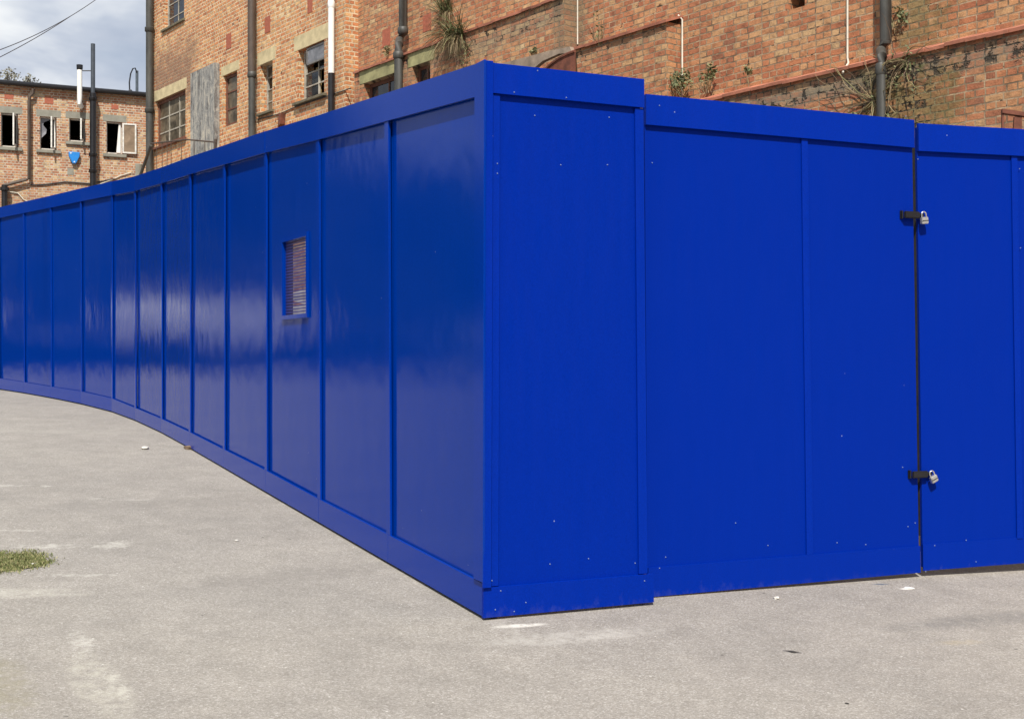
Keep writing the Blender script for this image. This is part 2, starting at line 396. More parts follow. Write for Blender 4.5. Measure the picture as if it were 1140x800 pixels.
# top band in lengths of plywood
for i, s in enumerate(segs):
    Mx = Hinv @ s.M; Ln = s.len; j = random.uniform(-.002, .002) if i not in (0, 1, 2) else (0 if i < 2 else .0)
    off = .003 if i in (3, 4, 8, 9) else 0
    x1 = Ln+.0 if i else Ln+.022
    bm = NB(); prism(bm, [(0, s.zb0+HB-T_BAND+j), (x1, s.zb1+HB-T_BAND+j), (x1, s.zb1+HB), (0, s.zb0+HB)], -.027-off, -.009-off*.5, Mx)
    link('top_rail', bm, BLUE_TRIM, hoard)
    bm = NB(); prism(bm, [(0, s.zb0+HB-.1), (Ln, s.zb1+HB-.1), (Ln, s.zb1+HB-.012), (0, s.zb0+HB-.012)], .022, .065, Mx)
    link('backing_rail', bm, RAWPLY, hoard)
# battens over the joints
for i in range(1, len(nodes)):
    s = segs[i-1]; Mx = Hinv @ s.M; le = leans[i]*.6
    wdt = .031
    bm = NB(); prism(bm, [(-wdt, s.zb0+T_KICK-.012), (wdt, s.zb0+T_KICK-.012), (wdt+le, s.zb0+HB-T_BAND-.001), (-wdt+le, s.zb0+HB-T_BAND-.001)], -.022, -.007, Mx)
    link('batten', bm, BLUE_TRIM, hoard, bevel=.002)

# right-hand return of the hoarding up to the gates
E1 = Vector((.695, 6.489)); RS = Plane((C0.x, C0.y), (E1-Vector((C0.x, C0.y)))); rl = (E1-Vector((C0.x, C0.y))).length
Mr = Hinv @ RS.M; sh = -.028
def rquad(x0, x1, z0, z1, y0, y1):
    f = lambda x, z: x + (sh*(x/rl) + .012*(1-x/rl))*z/2.7
    bm = NB(); prism(bm, [(f(x0, z0), z0), (f(x1, z0), z0), (f(x1, z1), z1), (f(x0, z1), z1)], y0, y1, Mr); return bm
link('panel', rquad(.02, rl-.02, .08, 2.66, 0, .018), MATT, hoard)
link('top_rail', rquad(-.024, rl, 2.70-.147, 2.699, -.022, -.004), MATT_TRIM, hoard)
link('kick_board', rquad(-.026, rl+.03, .012, .157, -.022, -.002), MATT_KICK, hoard)
link('batten', rquad(.012, .058, .160, 2.55, -.014, -.001), MATT_TRIM, hoard, bevel=.0015)
link('batten', rquad(rl-.052, rl, .160, 2.55, -.014, -.001), MATT_TRIM, hoard, bevel=.0015)
link('backing_rail', rquad(.05, rl, 2.55, 2.68, .02, .065), RAWPLY, hoard)
link('return_panel', rquad(rl-.02, rl-.002, .02, 2.65, .02, .155), MATT, hoard)
# corner cover strips
s = segs[0]; bm = NB(); q = s.len
prism(bm, [(q-.072, .19), (q+.034, .185), (q+.048, 2.704), (q-.060, 2.702)], -.036, -.025, Hinv @ s.M)
link('corner_strip', bm, BLUE_TRIM, hoard, bevel=.001)
link('corner_strip', rquad(-.0345, .009, .159, 2.704, -.036, -.0235), MATT_TRIM, hoard, bevel=.001)
# viewing window: frame, weldmesh
hx0, hx1, hz0, hz1 = win_rect; Mx = Hinv @ wseg.M; fw = .03
bm = NB()
for r_ in ((hx0-fw, hx1+fw, hz1, hz1+fw), (hx0-fw, hx1+fw, hz0-fw, hz0), (hx0-fw, hx0, hz0, hz1), (hx1, hx1+fw, hz0, hz1)):
    box(bm, r_[0], r_[1], -.016, .0-.001, r_[2], r_[3], Mx)
wf = link('window_frame', bm, BLUE_TRIM, hoard)
bm = NB()
for r_ in ((hx0-.03, hx1+.03, hz1+.001, hz1+.04), (hx0-.03, hx1+.03, hz0-.04, hz0-.001), (hx0-.035, hx0-.001, hz0-.04, hz1+.04), (hx1+.001, hx1+.035, hz0-.04, hz1+.04)):
    box(bm, r_[0], r_[1], .02, .065, r_[2], r_[3], Mx)
link('window_lining', bm, RAWPLY, wf)
bm = NB(); k = 0; z = hz0+.02
while z < hz1:
    box(bm, hx0+.001, hx1-.001, .009, .012, z-.0042, z+.0042, Mx); z += .021
x = hx0+.008
while x < hx1-.004:
    box(bm, x-.0045, x+.0045, .0125, .0155, hz0+.001, hz1-.001, Mx); x += .026
link('wire_mesh', bm, WIRE, wf)

# ---------------------------------------------------------------- gates
def screw_mesh():
    bm = NB(); bmesh.ops.create_cone(bm, cap_ends=True, segments=8, radius1=.0034, radius2=.0024, depth=.003)
    me = bpy.data.meshes.new('screw'); bm.to_mesh(me); bm.free(); me.materials.append(SCREW); return me
SM = screw_mesh()
def screw(parent, P):
    o = bpy.data.objects.new('screw', SM); COL.objects.link(o); o.parent = parent; o.matrix_basis = P @ Matrix.Rotation(R(90), 4, 'X')
for (px, py) in [(598, 79), (572, 103), (630, 109), (597, 128), (680, 130), (626, 183), (678, 183), (545, 158), (554, 182), (554, 193), (614, 628), (657, 622), (557, 657), (585, 670), (717, 646), (709, 627), (551, 678), (572, 680), (548, 646)]:
    x, z = RS.at(px, py, -.018); dep = -.0235 if z > 2.553 or z < .157 else (-.0155 if x < .06 or x > rl-.06 else -.0015)
    screw(hoard, Hinv @ RS.M @ Matrix.Translation((x, dep, z)))

G0, G1, G2 = Vector((.715, 6.635)), Vector((2.386, 7.335)), Vector((3.064, 7.56))
def gate(P, Q, label, wid, zt0, zt1, zb0, zb1, lean0, lean1, battens, kick=.155, band=.16, flush=False):
    pl = Plane((P.x, P.y, 0), Q-P)
    root = empty('gate_leaf', label, 'gate', pl.M); root['group'] = 'plywood gate leaves'
    def f(x, z): return x + (lean0+(lean1-lean0)*x/wid)*z/2.65
    def zz(x, a, b): return a+(b-a)*x/wid
    def q(x0, x1, za, zb, y0, y1, bev=0, nm='panel', mt=MATT):
        bm = NB(); prism(bm, [(f(x0, za(x0)), za(x0)), (f(x1, za(x1)), za(x1)), (f(x1, zb(x1)), zb(x1)), (f(x0, zb(x0)), zb(x0))], y0, y1)
        return link(nm, bm, mt, root, bevel=bev)
    bot = lambda x: zz(x, zb0, zb1); top = lambda x: zz(x, zt0, zt1)
    edges = [0]+battens+[wid]
    for a, b in zip(edges, edges[1:]): q(a+.0015, b-.0015, lambda x: bot(x)+.02, lambda x: top(x)-.02, 0, .018)
    q(0, wid, lambda x: top(x)-band, top, -.020, -.002, nm='top_rail', mt=MATT_TRIM)
    q(0, wid, bot, lambda x: bot(x)+kick, (-.006 if flush else -.012), -.001, nm='kick_board', mt=MATT_KICK)
    for b in battens:
        q(b-.021, b+.021, lambda x: bot(x)+kick-.006 if flush else bot(x)+kick, lambda x: top(x)-band-.001, -.010, -.001, .001, 'batten', MATT_TRIM)
    q(.03, wid-.005, lambda x: bot(x)+.1, lambda x: bot(x)+.19, .02, .06, nm='backing_rail', mt=RAWPLY)
    q(.03, wid-.005, lambda x: top(x)-.12, lambda x: top(x)-.03, .02, .06, nm='backing_rail', mt=RAWPLY)
    q(wid-.05 if not flush else .002, wid-.006 if not flush else .05, lambda x: bot(x)+.2, lambda x: top(x)-.13, .02, .06, nm='backing_stile', mt=TIMBERDARK)
    return root, pl
w1 = (G1-G0).length
gl = Plane((G0.x, G0.y, 0), G1-G0)
bx = gl.at(901, 400)[0]
gateL, plL = gate(G0, G1, 'wide blue plywood gate leaf with one batten, between the hoarding end and the black hasps', w1-.012, 2.655, 2.648, .010, .022, -.02, -.055, [bx])
w2 = 1.25
gr = Plane((G1.x, G1.y, 0), G2-G1)
bx2 = gr.at(1135, 400)[0]
D2 = (G2-G1).normalized()
GR0 = G1 + D2*.012
gateR, plR = gate(GR0, G2, 'blue plywood gate leaf cut by the right edge of the picture, carrying the hanging padlocks', w2, 2.632, 2.645, .030, .045, -.045, -.05, [bx2-.012], flush=True)
# filler post behind the leaves
for (px, py, which) in [(895, 157, 0), (898, 165, 0), (1007, 130, 0), (733, 118, 0), (727, 181, 0), (734, 632, 0), (742, 620, 0), (820, 582, 0), (856, 607, 0), (933, 604, 0), (1020, 582, 0), (965, 606, 0), (1006, 520, 0),
                        (1130, 172, 1), (1135, 188, 1), (1136, 276, 1), (1023, 177, 1), (1041, 607, 1), (1087, 625, 1), (1012, 576+10, 0), (1076, 601, 1), (1031, 636, 1)]:
    pl, rt = ((plL, gateL), (plR, gateR))[which]
    x, z = pl.at(px, py, -.01)
    dep = -.0215 if z > 2.49 else (-.0135 if (z < .165 and not which) else (-.0115 if abs(x-(bx, bx2-.012)[which]) < .021 else -.0075 if z < .2 else -.0015))
    screw(rt, Matrix.Translation((x, dep, z)))
# hasps and padlocks
def bez(bm, x0, x1, y0, y1, z0, z1, r=.003, M=None):
    b2 = NB(); box(b2, x0, x1, y0, y1, z0, z1); bmesh.ops.bevel(b2, geom=list(b2.edges), offset=r, segments=2, affect='EDGES')
    if M is not None: bmesh.ops.transform(b2, matrix=M, verts=b2.verts)
    me = bpy.data.meshes.new('t'); b2.to_mesh(me); b2.free(); bm.from_mesh(me); bpy.data.meshes.remove(me); return bm
for k, (hp, lp, tilt, lab) in enumerate([((1004, 238.5, 1024, 1), (1030, 240), R(-6), 'small silver padlock hanging upright from the upper black hasp'),
                                      ((1013, 528, 1033, 1), (1037, 531), R(-24), 'small silver padlock hanging askew from the lower black hasp')]):
    x0, zc = plL.at(hp[0], hp[1], -.02); x1, _ = plL.at(hp[2], hp[1], -.02)
    bm = NB(); bez(bm, x0, x0+.018, -.008, 0, zc-.024, zc+.024, .002)
    bez(bm, x0+.012, x1-.006, -.034, -.018, zc-.021, zc+.019, .005)
    hs = link('hasp', bm, BLACKIRON, gateL)
    bm = NB(); tube(bm, [(x0+.012, -.012, zc-.022), (x0+.012, -.012, zc+.022)], .006, 8); link('hinge_pin', bm, BLACKIRON, hs, smooth=True)
    bm = NB(); bez(bm, x1-.012, x1+.026, -.030, -.004, zc-.009, zc+.010, .003); link('staple', bm, BLACKIRON, hs)
    lw = plL.world(x1+.016, -.036, zc)
    Mp = Matrix.Translation(lw) @ Matrix.Rotation(plL.ang, 4, 'Z') @ Matrix.Rotation(tilt, 4, 'Y')
    pk = empty('padlock', lab, 'padlock', Mp, 'silver padlocks on the gate hasps')
    bm = NB(); bez(bm, -.0235, .0235, -.0115, .0115, -.052, -.012, .004)
    bm_o = link('body', bm, STEEL, pk)
    bm = NB(); bez(bm, -.022, .022, -.0125, -.0112, -.036, -.031, .0004); link('seam', bm, BLACKIRON, bm_o)
    bm = NB(); pts = [(-.016, 0, -.013), (-.016, 0, .003)]+[(-.016*math.cos(a), 0, .003+.016*math.sin(a)) for a in [R(d) for d in range(20, 180, 20)]]+[(.016, 0, .003), (.016, 0, -.013)]
    tube(bm, pts, .0042, 8); link('shackle', bm, BRASS, pk, smooth=True)

# ---------------------------------------------------------------- main brick building
WA = Plane((4.78, 11.74, 0), (.599, -.801))
bmain = empty('brick_building', 'tall orange brick building with drainpipes, small old windows and tiled ledges, behind the blue hoarding', 'building', WA.M)
def wpx(px, py, off=0): return WA.at(px, py, off)
XL = wpx(164, 100)[0]; XP = wpx(385, 100)[0]; XR = 10.0; ZT = 12.5
SET = .25
X_C = wpx(627, 50)[0]; X_A = wpx(742, 50)[0]
Z_C, Z_A, Z_B = 6.24, 5.47, 4.38
def wall_holes(bm, x0, x1, z0, z1, y0, y1, holes, M=None):
    xs = sorted({x0, x1, *[h[0] for h in holes], *[h[1] for h in holes]}); zs = sorted({z0, z1, *[h[2] for h in holes], *[h[3] for h in holes]})
    xs = [v for v in xs if x0 <= v <= x1]; zs = [v for v in zs if z0 <= v <= z1]
    inh = lambda x, z: any(h[0] < x < h[1] and h[2] < z < h[3] for h in holes)
    cache = {}
    def V(x, y, z):
        k = (round(x, 5), round(y, 5), round(z, 5))
        if k not in cache: cache[k] = bm.verts.new((x, y, z))
        return cache[k]
    def face(*vs):
        try: bm.faces.new([V(*v) for v in vs])
        except ValueError: pass
    for i in range(len(xs)-1):
        for j in range(len(zs)-1):
            a, b, c, d = xs[i], xs[i+1], zs[j], zs[j+1]; mx, mz = (a+b)/2, (c+d)/2
            if inh(mx, mz): continue
            face((a, y0, c), (b, y0, c), (b, y0, d), (a, y0, d)); face((a, y1, c), (a, y1, d), (b, y1, d), (b, y1, c))
            for (nx, nz, e) in ((a-.001, mz, ((a, c), (a, d))), (b+.001, mz, ((b, c), (b, d))), (mx, c-.001, ((a, c), (b, c))), (mx, d+.001, ((a, d), (b, d)))):
                if nx < x0 or nx > x1 or nz < z0 or nz > z1 or inh(nx, nz):
                    (p, q), (r_, s_) = e; face((p, y0, q), (r_, y0, s_), (r_, y1, s_), (p, y1, q))
    return bm
def hole(pxl, pyt, pxr, pyb, off=0):
    """left/right picture x, top y at left, bottom y at right; made level"""
    xl, zt = WA.at(pxl, pyt, off); xr, zb = WA.at(pxr, pyb, off)
    return [xl, xr, zb, zt]
hA = hole(182, -14, 205, 21); hA[3] = hA[2]+1.25
hB = hole(173, 113.5, 206.5, 153)
hC = hole(248.5, 85, 264, 136.5)
hD = hole(289.5, 73, 303.5, 122)
hE = hole(332, 56.5, 361, 104.5)
hC1 = hole(405, 92, 440, 120); hC2 = hole(459, 73, 479, 100)
for h in (hC1, hC2): h[3] = Z_C-.04-.225; h[2] = h[3]-1.1
BR_L = brick_mat('orange_stock_brick', ORANGE, (.72, .56, .36), msize=.013, dark=.5, spread=.7, bw=.205, shaded_pits=[(XL, XP, 0, 12, .5, .70, 5)],
                 stain=[(XL, XL+3.2, 6.6, 8.6, .7, (.22, .13, .085), .75), (XP-1.3, XP-.0, 3.5, 9.5, .4, (.26, .17, .11), .35)])
xp3 = wpx(984, 60)[0]
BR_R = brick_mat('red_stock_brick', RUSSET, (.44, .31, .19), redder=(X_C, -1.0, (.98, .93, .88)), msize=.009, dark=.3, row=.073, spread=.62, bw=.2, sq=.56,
                 shaded_pits=[(X_A, 8, 4.0, 4.36, .12, .56, 7), (xp3-.5, xp3+.7, 3.2, 4.34, .25, .56, 9), (X_C, X_A, 5.2, 5.46, .1, .6, 7), (XP, X_C, 5.85, 6.22, .1, .60, 7), (-3.2, -.9, 4.5, 6.4, .5, .66, 7), (XP, 8, 0, 12, .5, .70, 5)],
                 moss=[(xp3-.1, xp3+.65, 4.3, 6.6, .3, .55), (xp3-.4, xp3+1.0, 3.2, 4.33, .3, .62), (X_A-3.4, X_A-2.6, 4.6, 5.44, .3, .25)],
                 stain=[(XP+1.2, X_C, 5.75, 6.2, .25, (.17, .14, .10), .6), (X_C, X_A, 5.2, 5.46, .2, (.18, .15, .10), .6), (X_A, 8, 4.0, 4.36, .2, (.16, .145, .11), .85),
                        (X_A, 8, 2.2, 3.9, .7, (.30, .20, .13), .25), (X_C-.3, X_C+.3, 5, 9, .2, (.14, .12, .08), .6), (-.4, 8, 4.4, 9, 1.2, (.36, .21, .13), .25)])
bm = NB(); wall_holes(bm, XL, XP, 0, ZT, 0, .33, [hA, hB, hC, hD, hE]); link('wall', bm, BR_L, bmain)
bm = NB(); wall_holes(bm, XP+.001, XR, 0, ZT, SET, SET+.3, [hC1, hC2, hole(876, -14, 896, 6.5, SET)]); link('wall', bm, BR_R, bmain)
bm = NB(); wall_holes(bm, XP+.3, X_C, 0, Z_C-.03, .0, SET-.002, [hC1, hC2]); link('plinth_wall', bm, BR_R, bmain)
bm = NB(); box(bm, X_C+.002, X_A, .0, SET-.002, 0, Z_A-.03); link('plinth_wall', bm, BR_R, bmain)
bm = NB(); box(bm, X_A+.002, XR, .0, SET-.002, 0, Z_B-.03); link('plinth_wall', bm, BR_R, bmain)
bm = NB(); box(bm, XL, XL+.3, .332, 9, 0, ZT); box(bm, XR-.3, XR, .56, 9, 0, ZT); box(bm, XL, XR, 9.002, 9.3, 0, ZT); link('rear_wall', bm, BR_L, bmain)
bm = NB(); box(bm, XL-.1, XR+.1, -.1, 9.4, ZT+.002, ZT+.25); link('roof', bm, SLATE, bmain)
# terracotta tile ledges: sloping tiles, one by one in a single course
def ledge(x0, x1, z):
    bm = NB(); x = x0
    while x < x1-.05:
        w = min(.23, x1-x); j = random.uniform(-.006, .006); dy = random.uniform(-.012, .006)
        poly = [(-.035+dy, z-.045+j), (SET+.0-.003, z+.055+j), (SET-.003, z+.085+j), (-.04+dy, z-.012+j)]
        vs = []
        for xx in (x+.002, x+w-.002): vs.append([bm.verts.new((xx, p[0], p[1])) for p in poly])
        bm.faces.new(vs[0]); bm.faces.new(vs[1][::-1])
        for k in range(4): bm.faces.new((vs[0][k], vs[0][(k+1) % 4], vs[1][(k+1) % 4], vs[1][k]))
        x += w
    link('tile_ledge', bm, TERRA, bmain)
ledge(XP+.3, X_C+.03, Z_C); ledge(X_C+.04, X_A+.04, Z_A); ledge(X_A+.05, XR, Z_B)
# lintels and sills
def lintel(h, mt=STONE, ex=.12, hh=.24, y=-.004, top=None):
    bm = NB(); box(bm, h[0]-ex, h[1]+ex, y, y+.09, h[3]+.002, h[3]+hh); link('lintel', bm, mt, bmain, bevel=.004)
def sill(h, mt=GREYSTONE, ex=.06, out=.09, hh=.07, y=0):
    bm = NB(); box(bm, h[0]-ex, h[1]+ex, y-out, y+.08, h[2]-hh, h[2]-.002); link('sill', bm, mt, bmain, bevel=.004)
lintel(hB, STONE, .06); lintel(hC, STONE, .1, .2); lintel(hD, STONE, .12, .26); lintel(hE, STONE, .16, .28)
lintel(hC1, GREENSTONE, .14, .222, -.006); lintel(hC2, GREENSTONE, .13, .222, -.006); lintel(hA, STONE)
sill(hA, DARKSILL, out=.05, hh=.05); sill(hB, BROWNW, out=.07, hh=.05); sill(hD, DARKSILL, .05, .06, .05); sill(hE, DARKSILL, .1, .08, .05)
def window(root, h, y, frame, bars_x, bars_z, fr=.05, glassm=DUSTY, bar=.02, mids=None, holes=(), depth=.05, barmat=None):
    x0, x1, z0, z1 = h; bm = NB()
    box(bm, x0+.001, x0+fr, y, y+depth, z0+.001, z1-.001); box(bm, x1-fr, x1-.001, y, y+depth, z0+.001, z1-.001)
    box(bm, x0+fr, x1-fr, y, y+depth, z0+.001, z0+fr); box(bm, x0+fr, x1-fr, y, y+depth, z1-fr, z1-.001)
    w = link('window', bm, frame, root)
    for t in bars_x:
        bm = NB(); x = x0+(x1-x0)*t; box(bm, x-bar/2, x+bar/2, y+.008, y+depth-.008, z0+fr, z1-fr); link('glazing_bar', bm, barmat or frame, w)
    for t in bars_z:
        bm = NB(); z = z0+(z1-z0)*t; box(bm, x0+fr, x1-fr, y+.011, y+depth-.011, z-bar/2, z+bar/2); link('glazing_bar', bm, barmat or frame, w)
    bm = NB(); xs = [x0+fr]+[x0+(x1-x0)*t for t in bars_x]+[x1-fr]; zs = [z0+fr]+[z0+(z1-z0)*t for t in bars_z]+[z1-fr]; n = 0
    for i in range(len(xs)-1):
        for j in range(len(zs)-1):
            if (i, j) in holes: continue
            box(bm, xs[i]+.001, xs[i+1]-.001, y+depth*.5-.002, y+depth*.5+.002, zs[j]+.001, zs[j+1]-.001); n += 1
    if n: link('pane', bm, glassm, w)
    else: bm.free()
    return w
window(bmain, hA, .10, DIRTYW, [.5], [.2, .45, .7], .05, GLASS)
wb = window(bmain, hB, .07, BROWNW, [.36, .7], [.3, .62], .075, DUSTY, .028, barmat=DIRTYW)
bm = NB(); box(bm, hB[0]+.6*(hB[1]-hB[0]), hB[1]-.1, .098, .099, hB[2]+.09, hB[2]+.42); link('paper_notice', bm, ALARMW, wb)
window(bmain, hC, .06, BROWNW, [], [.34, .67], .06, DUSTY, .03)
window(bmain, hD, .14, DIRTYW, [.45], [.25, .5, .75], .04, DUSTY, .02, holes=((0, 2), (1, 1)))
window(bmain, hE, .12, DIRTYW, [.55], [.3, .55], .05, GLASS, .025, holes=((1, 0), (1, 1), (0, 2)))
# open top light of the broken window, swung outwards
bm = NB(); hw = hE[1]-hE[0]; tx0, tx1 = hE[0]+.28*hw, hE[1]-.03; tz0, tz1 = hE[2]+.66*(hE[3]-hE[2]), hE[3]-.02
for r_ in ((tx0, tx1, tz0, tz0+.03), (tx0, tx1, tz1-.03, tz1), (tx0, tx0+.03, tz0, tz1), (tx1-.03, tx1, tz0, tz1)): box(bm, r_[0], r_[1], .02, .05, r_[2], r_[3])
tl = link('top_light', bm, simple('grey_steel_frame', (.16, .15, .14), .6), bmain)
bm = NB(); box(bm, tx0+.03, tx1-.03, .033, .037, tz0+.03, tz1-.03); link('pane', bm, glass_mat('hazy_glass', (.20, .20, .21), .25, .5), tl)
bm = NB()  # curtain rag in the broken window
for i in range(7):
    xa = hE[0]+.35*hw+i*.03; prism(bm, [(xa, hE[2]+.1+.05*random.random()), (xa+.028, hE[2]+.1), (xa+.03+.02*random.random(), tz0-.03), (xa+.005, tz0-.03)], .18+.01*(i % 2), .185+.01*(i % 2))
link('torn_curtain', bm, simple('ochre_cloth', (.42, .30, .12), .9), bmain)
window(bmain, hC1, .12, BROWNW, [.6], [.5], .06, GLASS, .03); window(bmain, hC2, .12, BROWNW, [.5], [.5], .05, GLASS, .03)
# air bricks
for (a, b, c, d, off) in [(252, 39, 257.5, 53, 0), (295, 20, 301, 35, 0), (342.5, -3, 348, 13, 0), (426, 34, 434.5, 50, SET), (471, 18, 480, 33, SET)]:
    xa, zt = WA.at(a, b, off); xb, zb = WA.at(c, d, off); bm = NB(); y = off
    box(bm, xa, xb, y-.006, y+.02, zb, zt); nrow = 5
    link('air_brick', bm, REDVENT, bmain)
# the weathered board duct
xa, zt = wpx(212, 82, -.12); xb, _ = wpx(238.5, 74, -.12)
bm = NB(); box(bm, xa, xb, -.12, -.004, 3.2, zt); link('weathered_board', bm, SHEET, bmain)
bm = NB(); xc, zc = wpx(316, 133); prism(bm, [(xc-.06, zc-.15), (xc+.05, zc-.1), (xc+.08, zc+.1), (xc-.02, zc+.12)], -.1, -.002); link('rusty_bracket', bm, RUST, bmain)
# drainpipes
def pipe(root, pts, r, mt, collars=(), nm='drainpipe', cr=1.3, M=None):
    bm = NB(); tube(bm, pts, r, 14); p = link(nm, bm, mt, root, smooth=True)
    if isinstance(r, list): r = r[0]
    for c in collars:
        bm = NB(); c = Vector(c); tube(bm, [c-Vector((0, 0, .07)), c-Vector((0, 0, .05)), c+Vector((0, 0, .035)), c+Vector((0, 0, .05))], [r*1.05, r*cr, r*cr, r*1.05], 14)
        link('collar', bm, mt, p, smooth=True)
    return p
def zat(px, py, off): return WA.at(px, py, off)[1]
x, _ = wpx(166.5, 100, -.12); pipe(bmain, [(x, -.12, 0), (x, -.12, 11.9)], .085, CASTIRON, [(x, -.12, zat(166, 123, -.12)), (x, -.12, zat(166, 33, -.12))])
x, _ = wpx(280.5, 100, -.12); pipe(bmain, [(x, -.12, 0), (x, -.12, zat(280, 82, -.12))], .070, CASTIRON, [(x, -.12, zat(280, 82, -.12)-.02)])
pipe(bmain, [(x-.01, -.12, zat(280, 82, -.12)+.03), (x-.02, -.12, 11.9)], .080, BROWNIRON, [])
x, _ = wpx(368.8, 100, -.1); zsp = zat(368, 82, -.1); p = pipe(bmain, [(x, -.1, 0), (x, -.1, zsp)], .058, BLACKIRON)
pipe(bmain, [(x, -.1, zsp), (x, -.1, 11.9)], .056, WHITEP, [(x, -.1, zat(368, 5, -.1))], nm='drainpipe', cr=1.15)
xl, _ = wpx(443.5, 70, -.1); xu, _ = wpx(448.5, 10, .12); zk = zat(447, 48, 0)
pipe(bmain, [(xl, -.1, 0), (xl, -.1, zk-.16), (xl+.01, -.09, zk-.06), (xu-.04, .08, zk+.1), (xu, .12, zk+.2), (xu, .12, 11.9)], .068, CASTIRON, [(xl, -.1, zk-.22), (xu, .12, zk+.26)])
xl, _ = wpx(980.5, 110, -.1); xu, _ = wpx(986, 20, .13); zk = zat(984, 60, 0)
pipe(bmain, [(xl+.04, -.1, 0), (xl, -.1, zk-.13), (xl+.01, -.09, zk-.05), (xu-.03, .09, zk+.07), (xu, .13, zk+.17), (xu-.04, .13, 11.9)], [.046, .046, .05, .052, .06, .06], CASTIRON, [(xl, -.1, zk-.17), (xu, .13, zk+.2)], cr=1.2)
# thin cables and conduits on the wall
def cable(root, pts, r, mt, nm='cable'):
    bm = NB(); tube(bm, pts, r, 6); return link(nm, bm, mt, root, smooth=True)
x, _ = wpx(631, 20, -.02); 
cable(bmain, [(X_C+.03, SET-.02, zat(631, 46, 0)), (X_C+.03, SET-.02, 9)], .010, WCABLE)
x = X_A+.03
cable(bmain, [(x-.03, SET-.05, Z_A+.085), (x+.02, SET-.03, Z_A+.02), (x+.02, SET-.03, 3.4)], .011, WCABLE)
x, z = WA.at(944.5, 68, SET); cable(bmain, [(x, SET-.015, 7), (x, SET-.015, z+.02), (x+.08, SET-.1, z-.05), (x+.17, -.06, z-.2)], .011, WCABLE)
z1 = zat(390, 100, SET)
xq = XP+.12
cable(bmain, [(xq-.18, SET-.03, z1-.03), (xq-.05, SET-.03, z1), (xq, SET-.03, z1+.08), (xq+.02, SET-.03, Z_C-.0), (xq+.2, SET-.04, Z_C+.03)], .012, WCABLE, 'conduit')
cable(bmain, [(wpx(287, 133)[0], -.015, wpx(287, 133)[1]), (wpx(312, 127)[0], -.015, wpx(312, 127)[1]), (wpx(330, 119)[0], -.015, wpx(330, 119)[1]), (wpx(398, 100)[0]-.2, -.015, wpx(390, 99)[1])], .010, CABLE)

# iron railing in front of the far end
def topthing_M(x, y, z): return WA.M @ Matrix.Translation((x, y, z))
RY = -.9
rp = [WA.at(168, 160, RY), WA.at(207.5, 155.4, RY), WA.at(241, 158.5, RY)]
rail = empty('iron_railing', 'thin rusty iron railing in front of the old window left of the weathered board', 'railing', topthing_M(rp[0][0], RY, 0))
bm = NB(); tube(bm, [(p[0]-rp[0][0], 0, p[1]) for p in rp], .016, 6); link('top_rail', bm, BROWNIRON, rail)
for px in (174.5, 180.5, 186, 190.5, 202, 216, 228):
    x, z = WA.at(px, 157.5, RY); bm = NB(); tube(bm, [(x-rp[0][0], 0, z), (x-rp[0][0], 0, .9)], .008, 6); link('baluster', bm, BROWNIRON, rail)
bm = NB(); x, z = WA.at(240, 158, RY); tube(bm, [(x-rp[0][0], 0, z+.05), (x-rp[0][0]-.06, 0, z-.5), (x-rp[0][0]-.06, 0, .9)], .03, 6); link('post', bm, BROWNIRON, rail)
# pole and stub by the corner
x, z = WA.at(154.5, 183, -.4); bm = NB(); tube(bm, [(0, 0, 0), (0, 0, z)], .075, 12); o = link('stub_post', bm, GREYSTONE, None, topthing_M(x, -.4, 0), smooth=False); setp(o, 'short grey stub post showing above the hoarding left of the corner drainpipe', 'post')
xa, za = WA.at(168, 162, -.5); xb, zb = WA.at(155, 199, -.5); bm = NB(); dx, dz = xb-xa, zb-za
tube(bm, [(0, 0, za), (dx, 0, zb), (dx*4, 0, za+4*dz)], .035, 8); o = link('leaning_pole', bm, CASTIRON, None, topthing_M(xa, -.5, 0)); setp(o, 'thin dark pole leaning against the corner drainpipe beside the stub post', 'pole')
# rusty arched steel cowl behind the corner of the hoarding
YC = -1.3
xc1, zc1 = WA.at(640, 57, YC); xc0, _ = WA.at(597, 80, YC)
cw = empty('rusty_cowl', 'rusty curved steel sheet poking up behind the top of the hoarding near its corner', 'cowl', topthing_M(xc1, YC, 0))
rr = (xc1-xc0)*1.0
bm = NB(); poly = [(0, 0)]+[(0, zc1)]+[(-1.42*rr*math.sin(R(a)), zc1-.95*rr+.95*rr*math.cos(R(a))) for a in range(8, 91, 8)]+[(-1.42*rr, 0)]
prism(bm, poly, 0, .012); link('end_plate', bm, RUST, cw)
bm = NB(); tube(bm, [(p[0], 0, p[1]) for p in poly[1:-1]], .02, 6); link('rim', bm, RUST, cw)
hp = [WA.at(px, py, YC+.06) for px, py in [(536, 90), (545, 77), (560, 70.5), (580, 65), (602, 59.5), (622, 54.5), (634, 52), (637, 59), (622, 60), (604, 68), (592, 78), (586, 90)]]
bm = NB(); prism(bm, [(a-xc1, b_) for a, b_ in hp], .06, .12); link('cement_haunch', bm, simple('old_cement_render', (.26, .20, .15), .95, 0, .35, 6, .4), cw)
bm = NB(); n = len(poly)
arc = poly[1:-1]
a_ = [bm.verts.new((p[0], .015, p[1])) for p in arc]; b_ = [bm.verts.new((p[0]-.9, .8, p[1]-.08)) for p in arc]
for k in range(len(arc)-1): bm.faces.new((a_[k], a_[k+1], b_[k+1], b_[k]))
bmesh.ops.solidify(bm, geom=bm.faces[:], thickness=.01)
link('curved_sheet', bm, simple('cement_grey_sheet', (.22, .17, .13), .9, 0, .35, 6), cw)
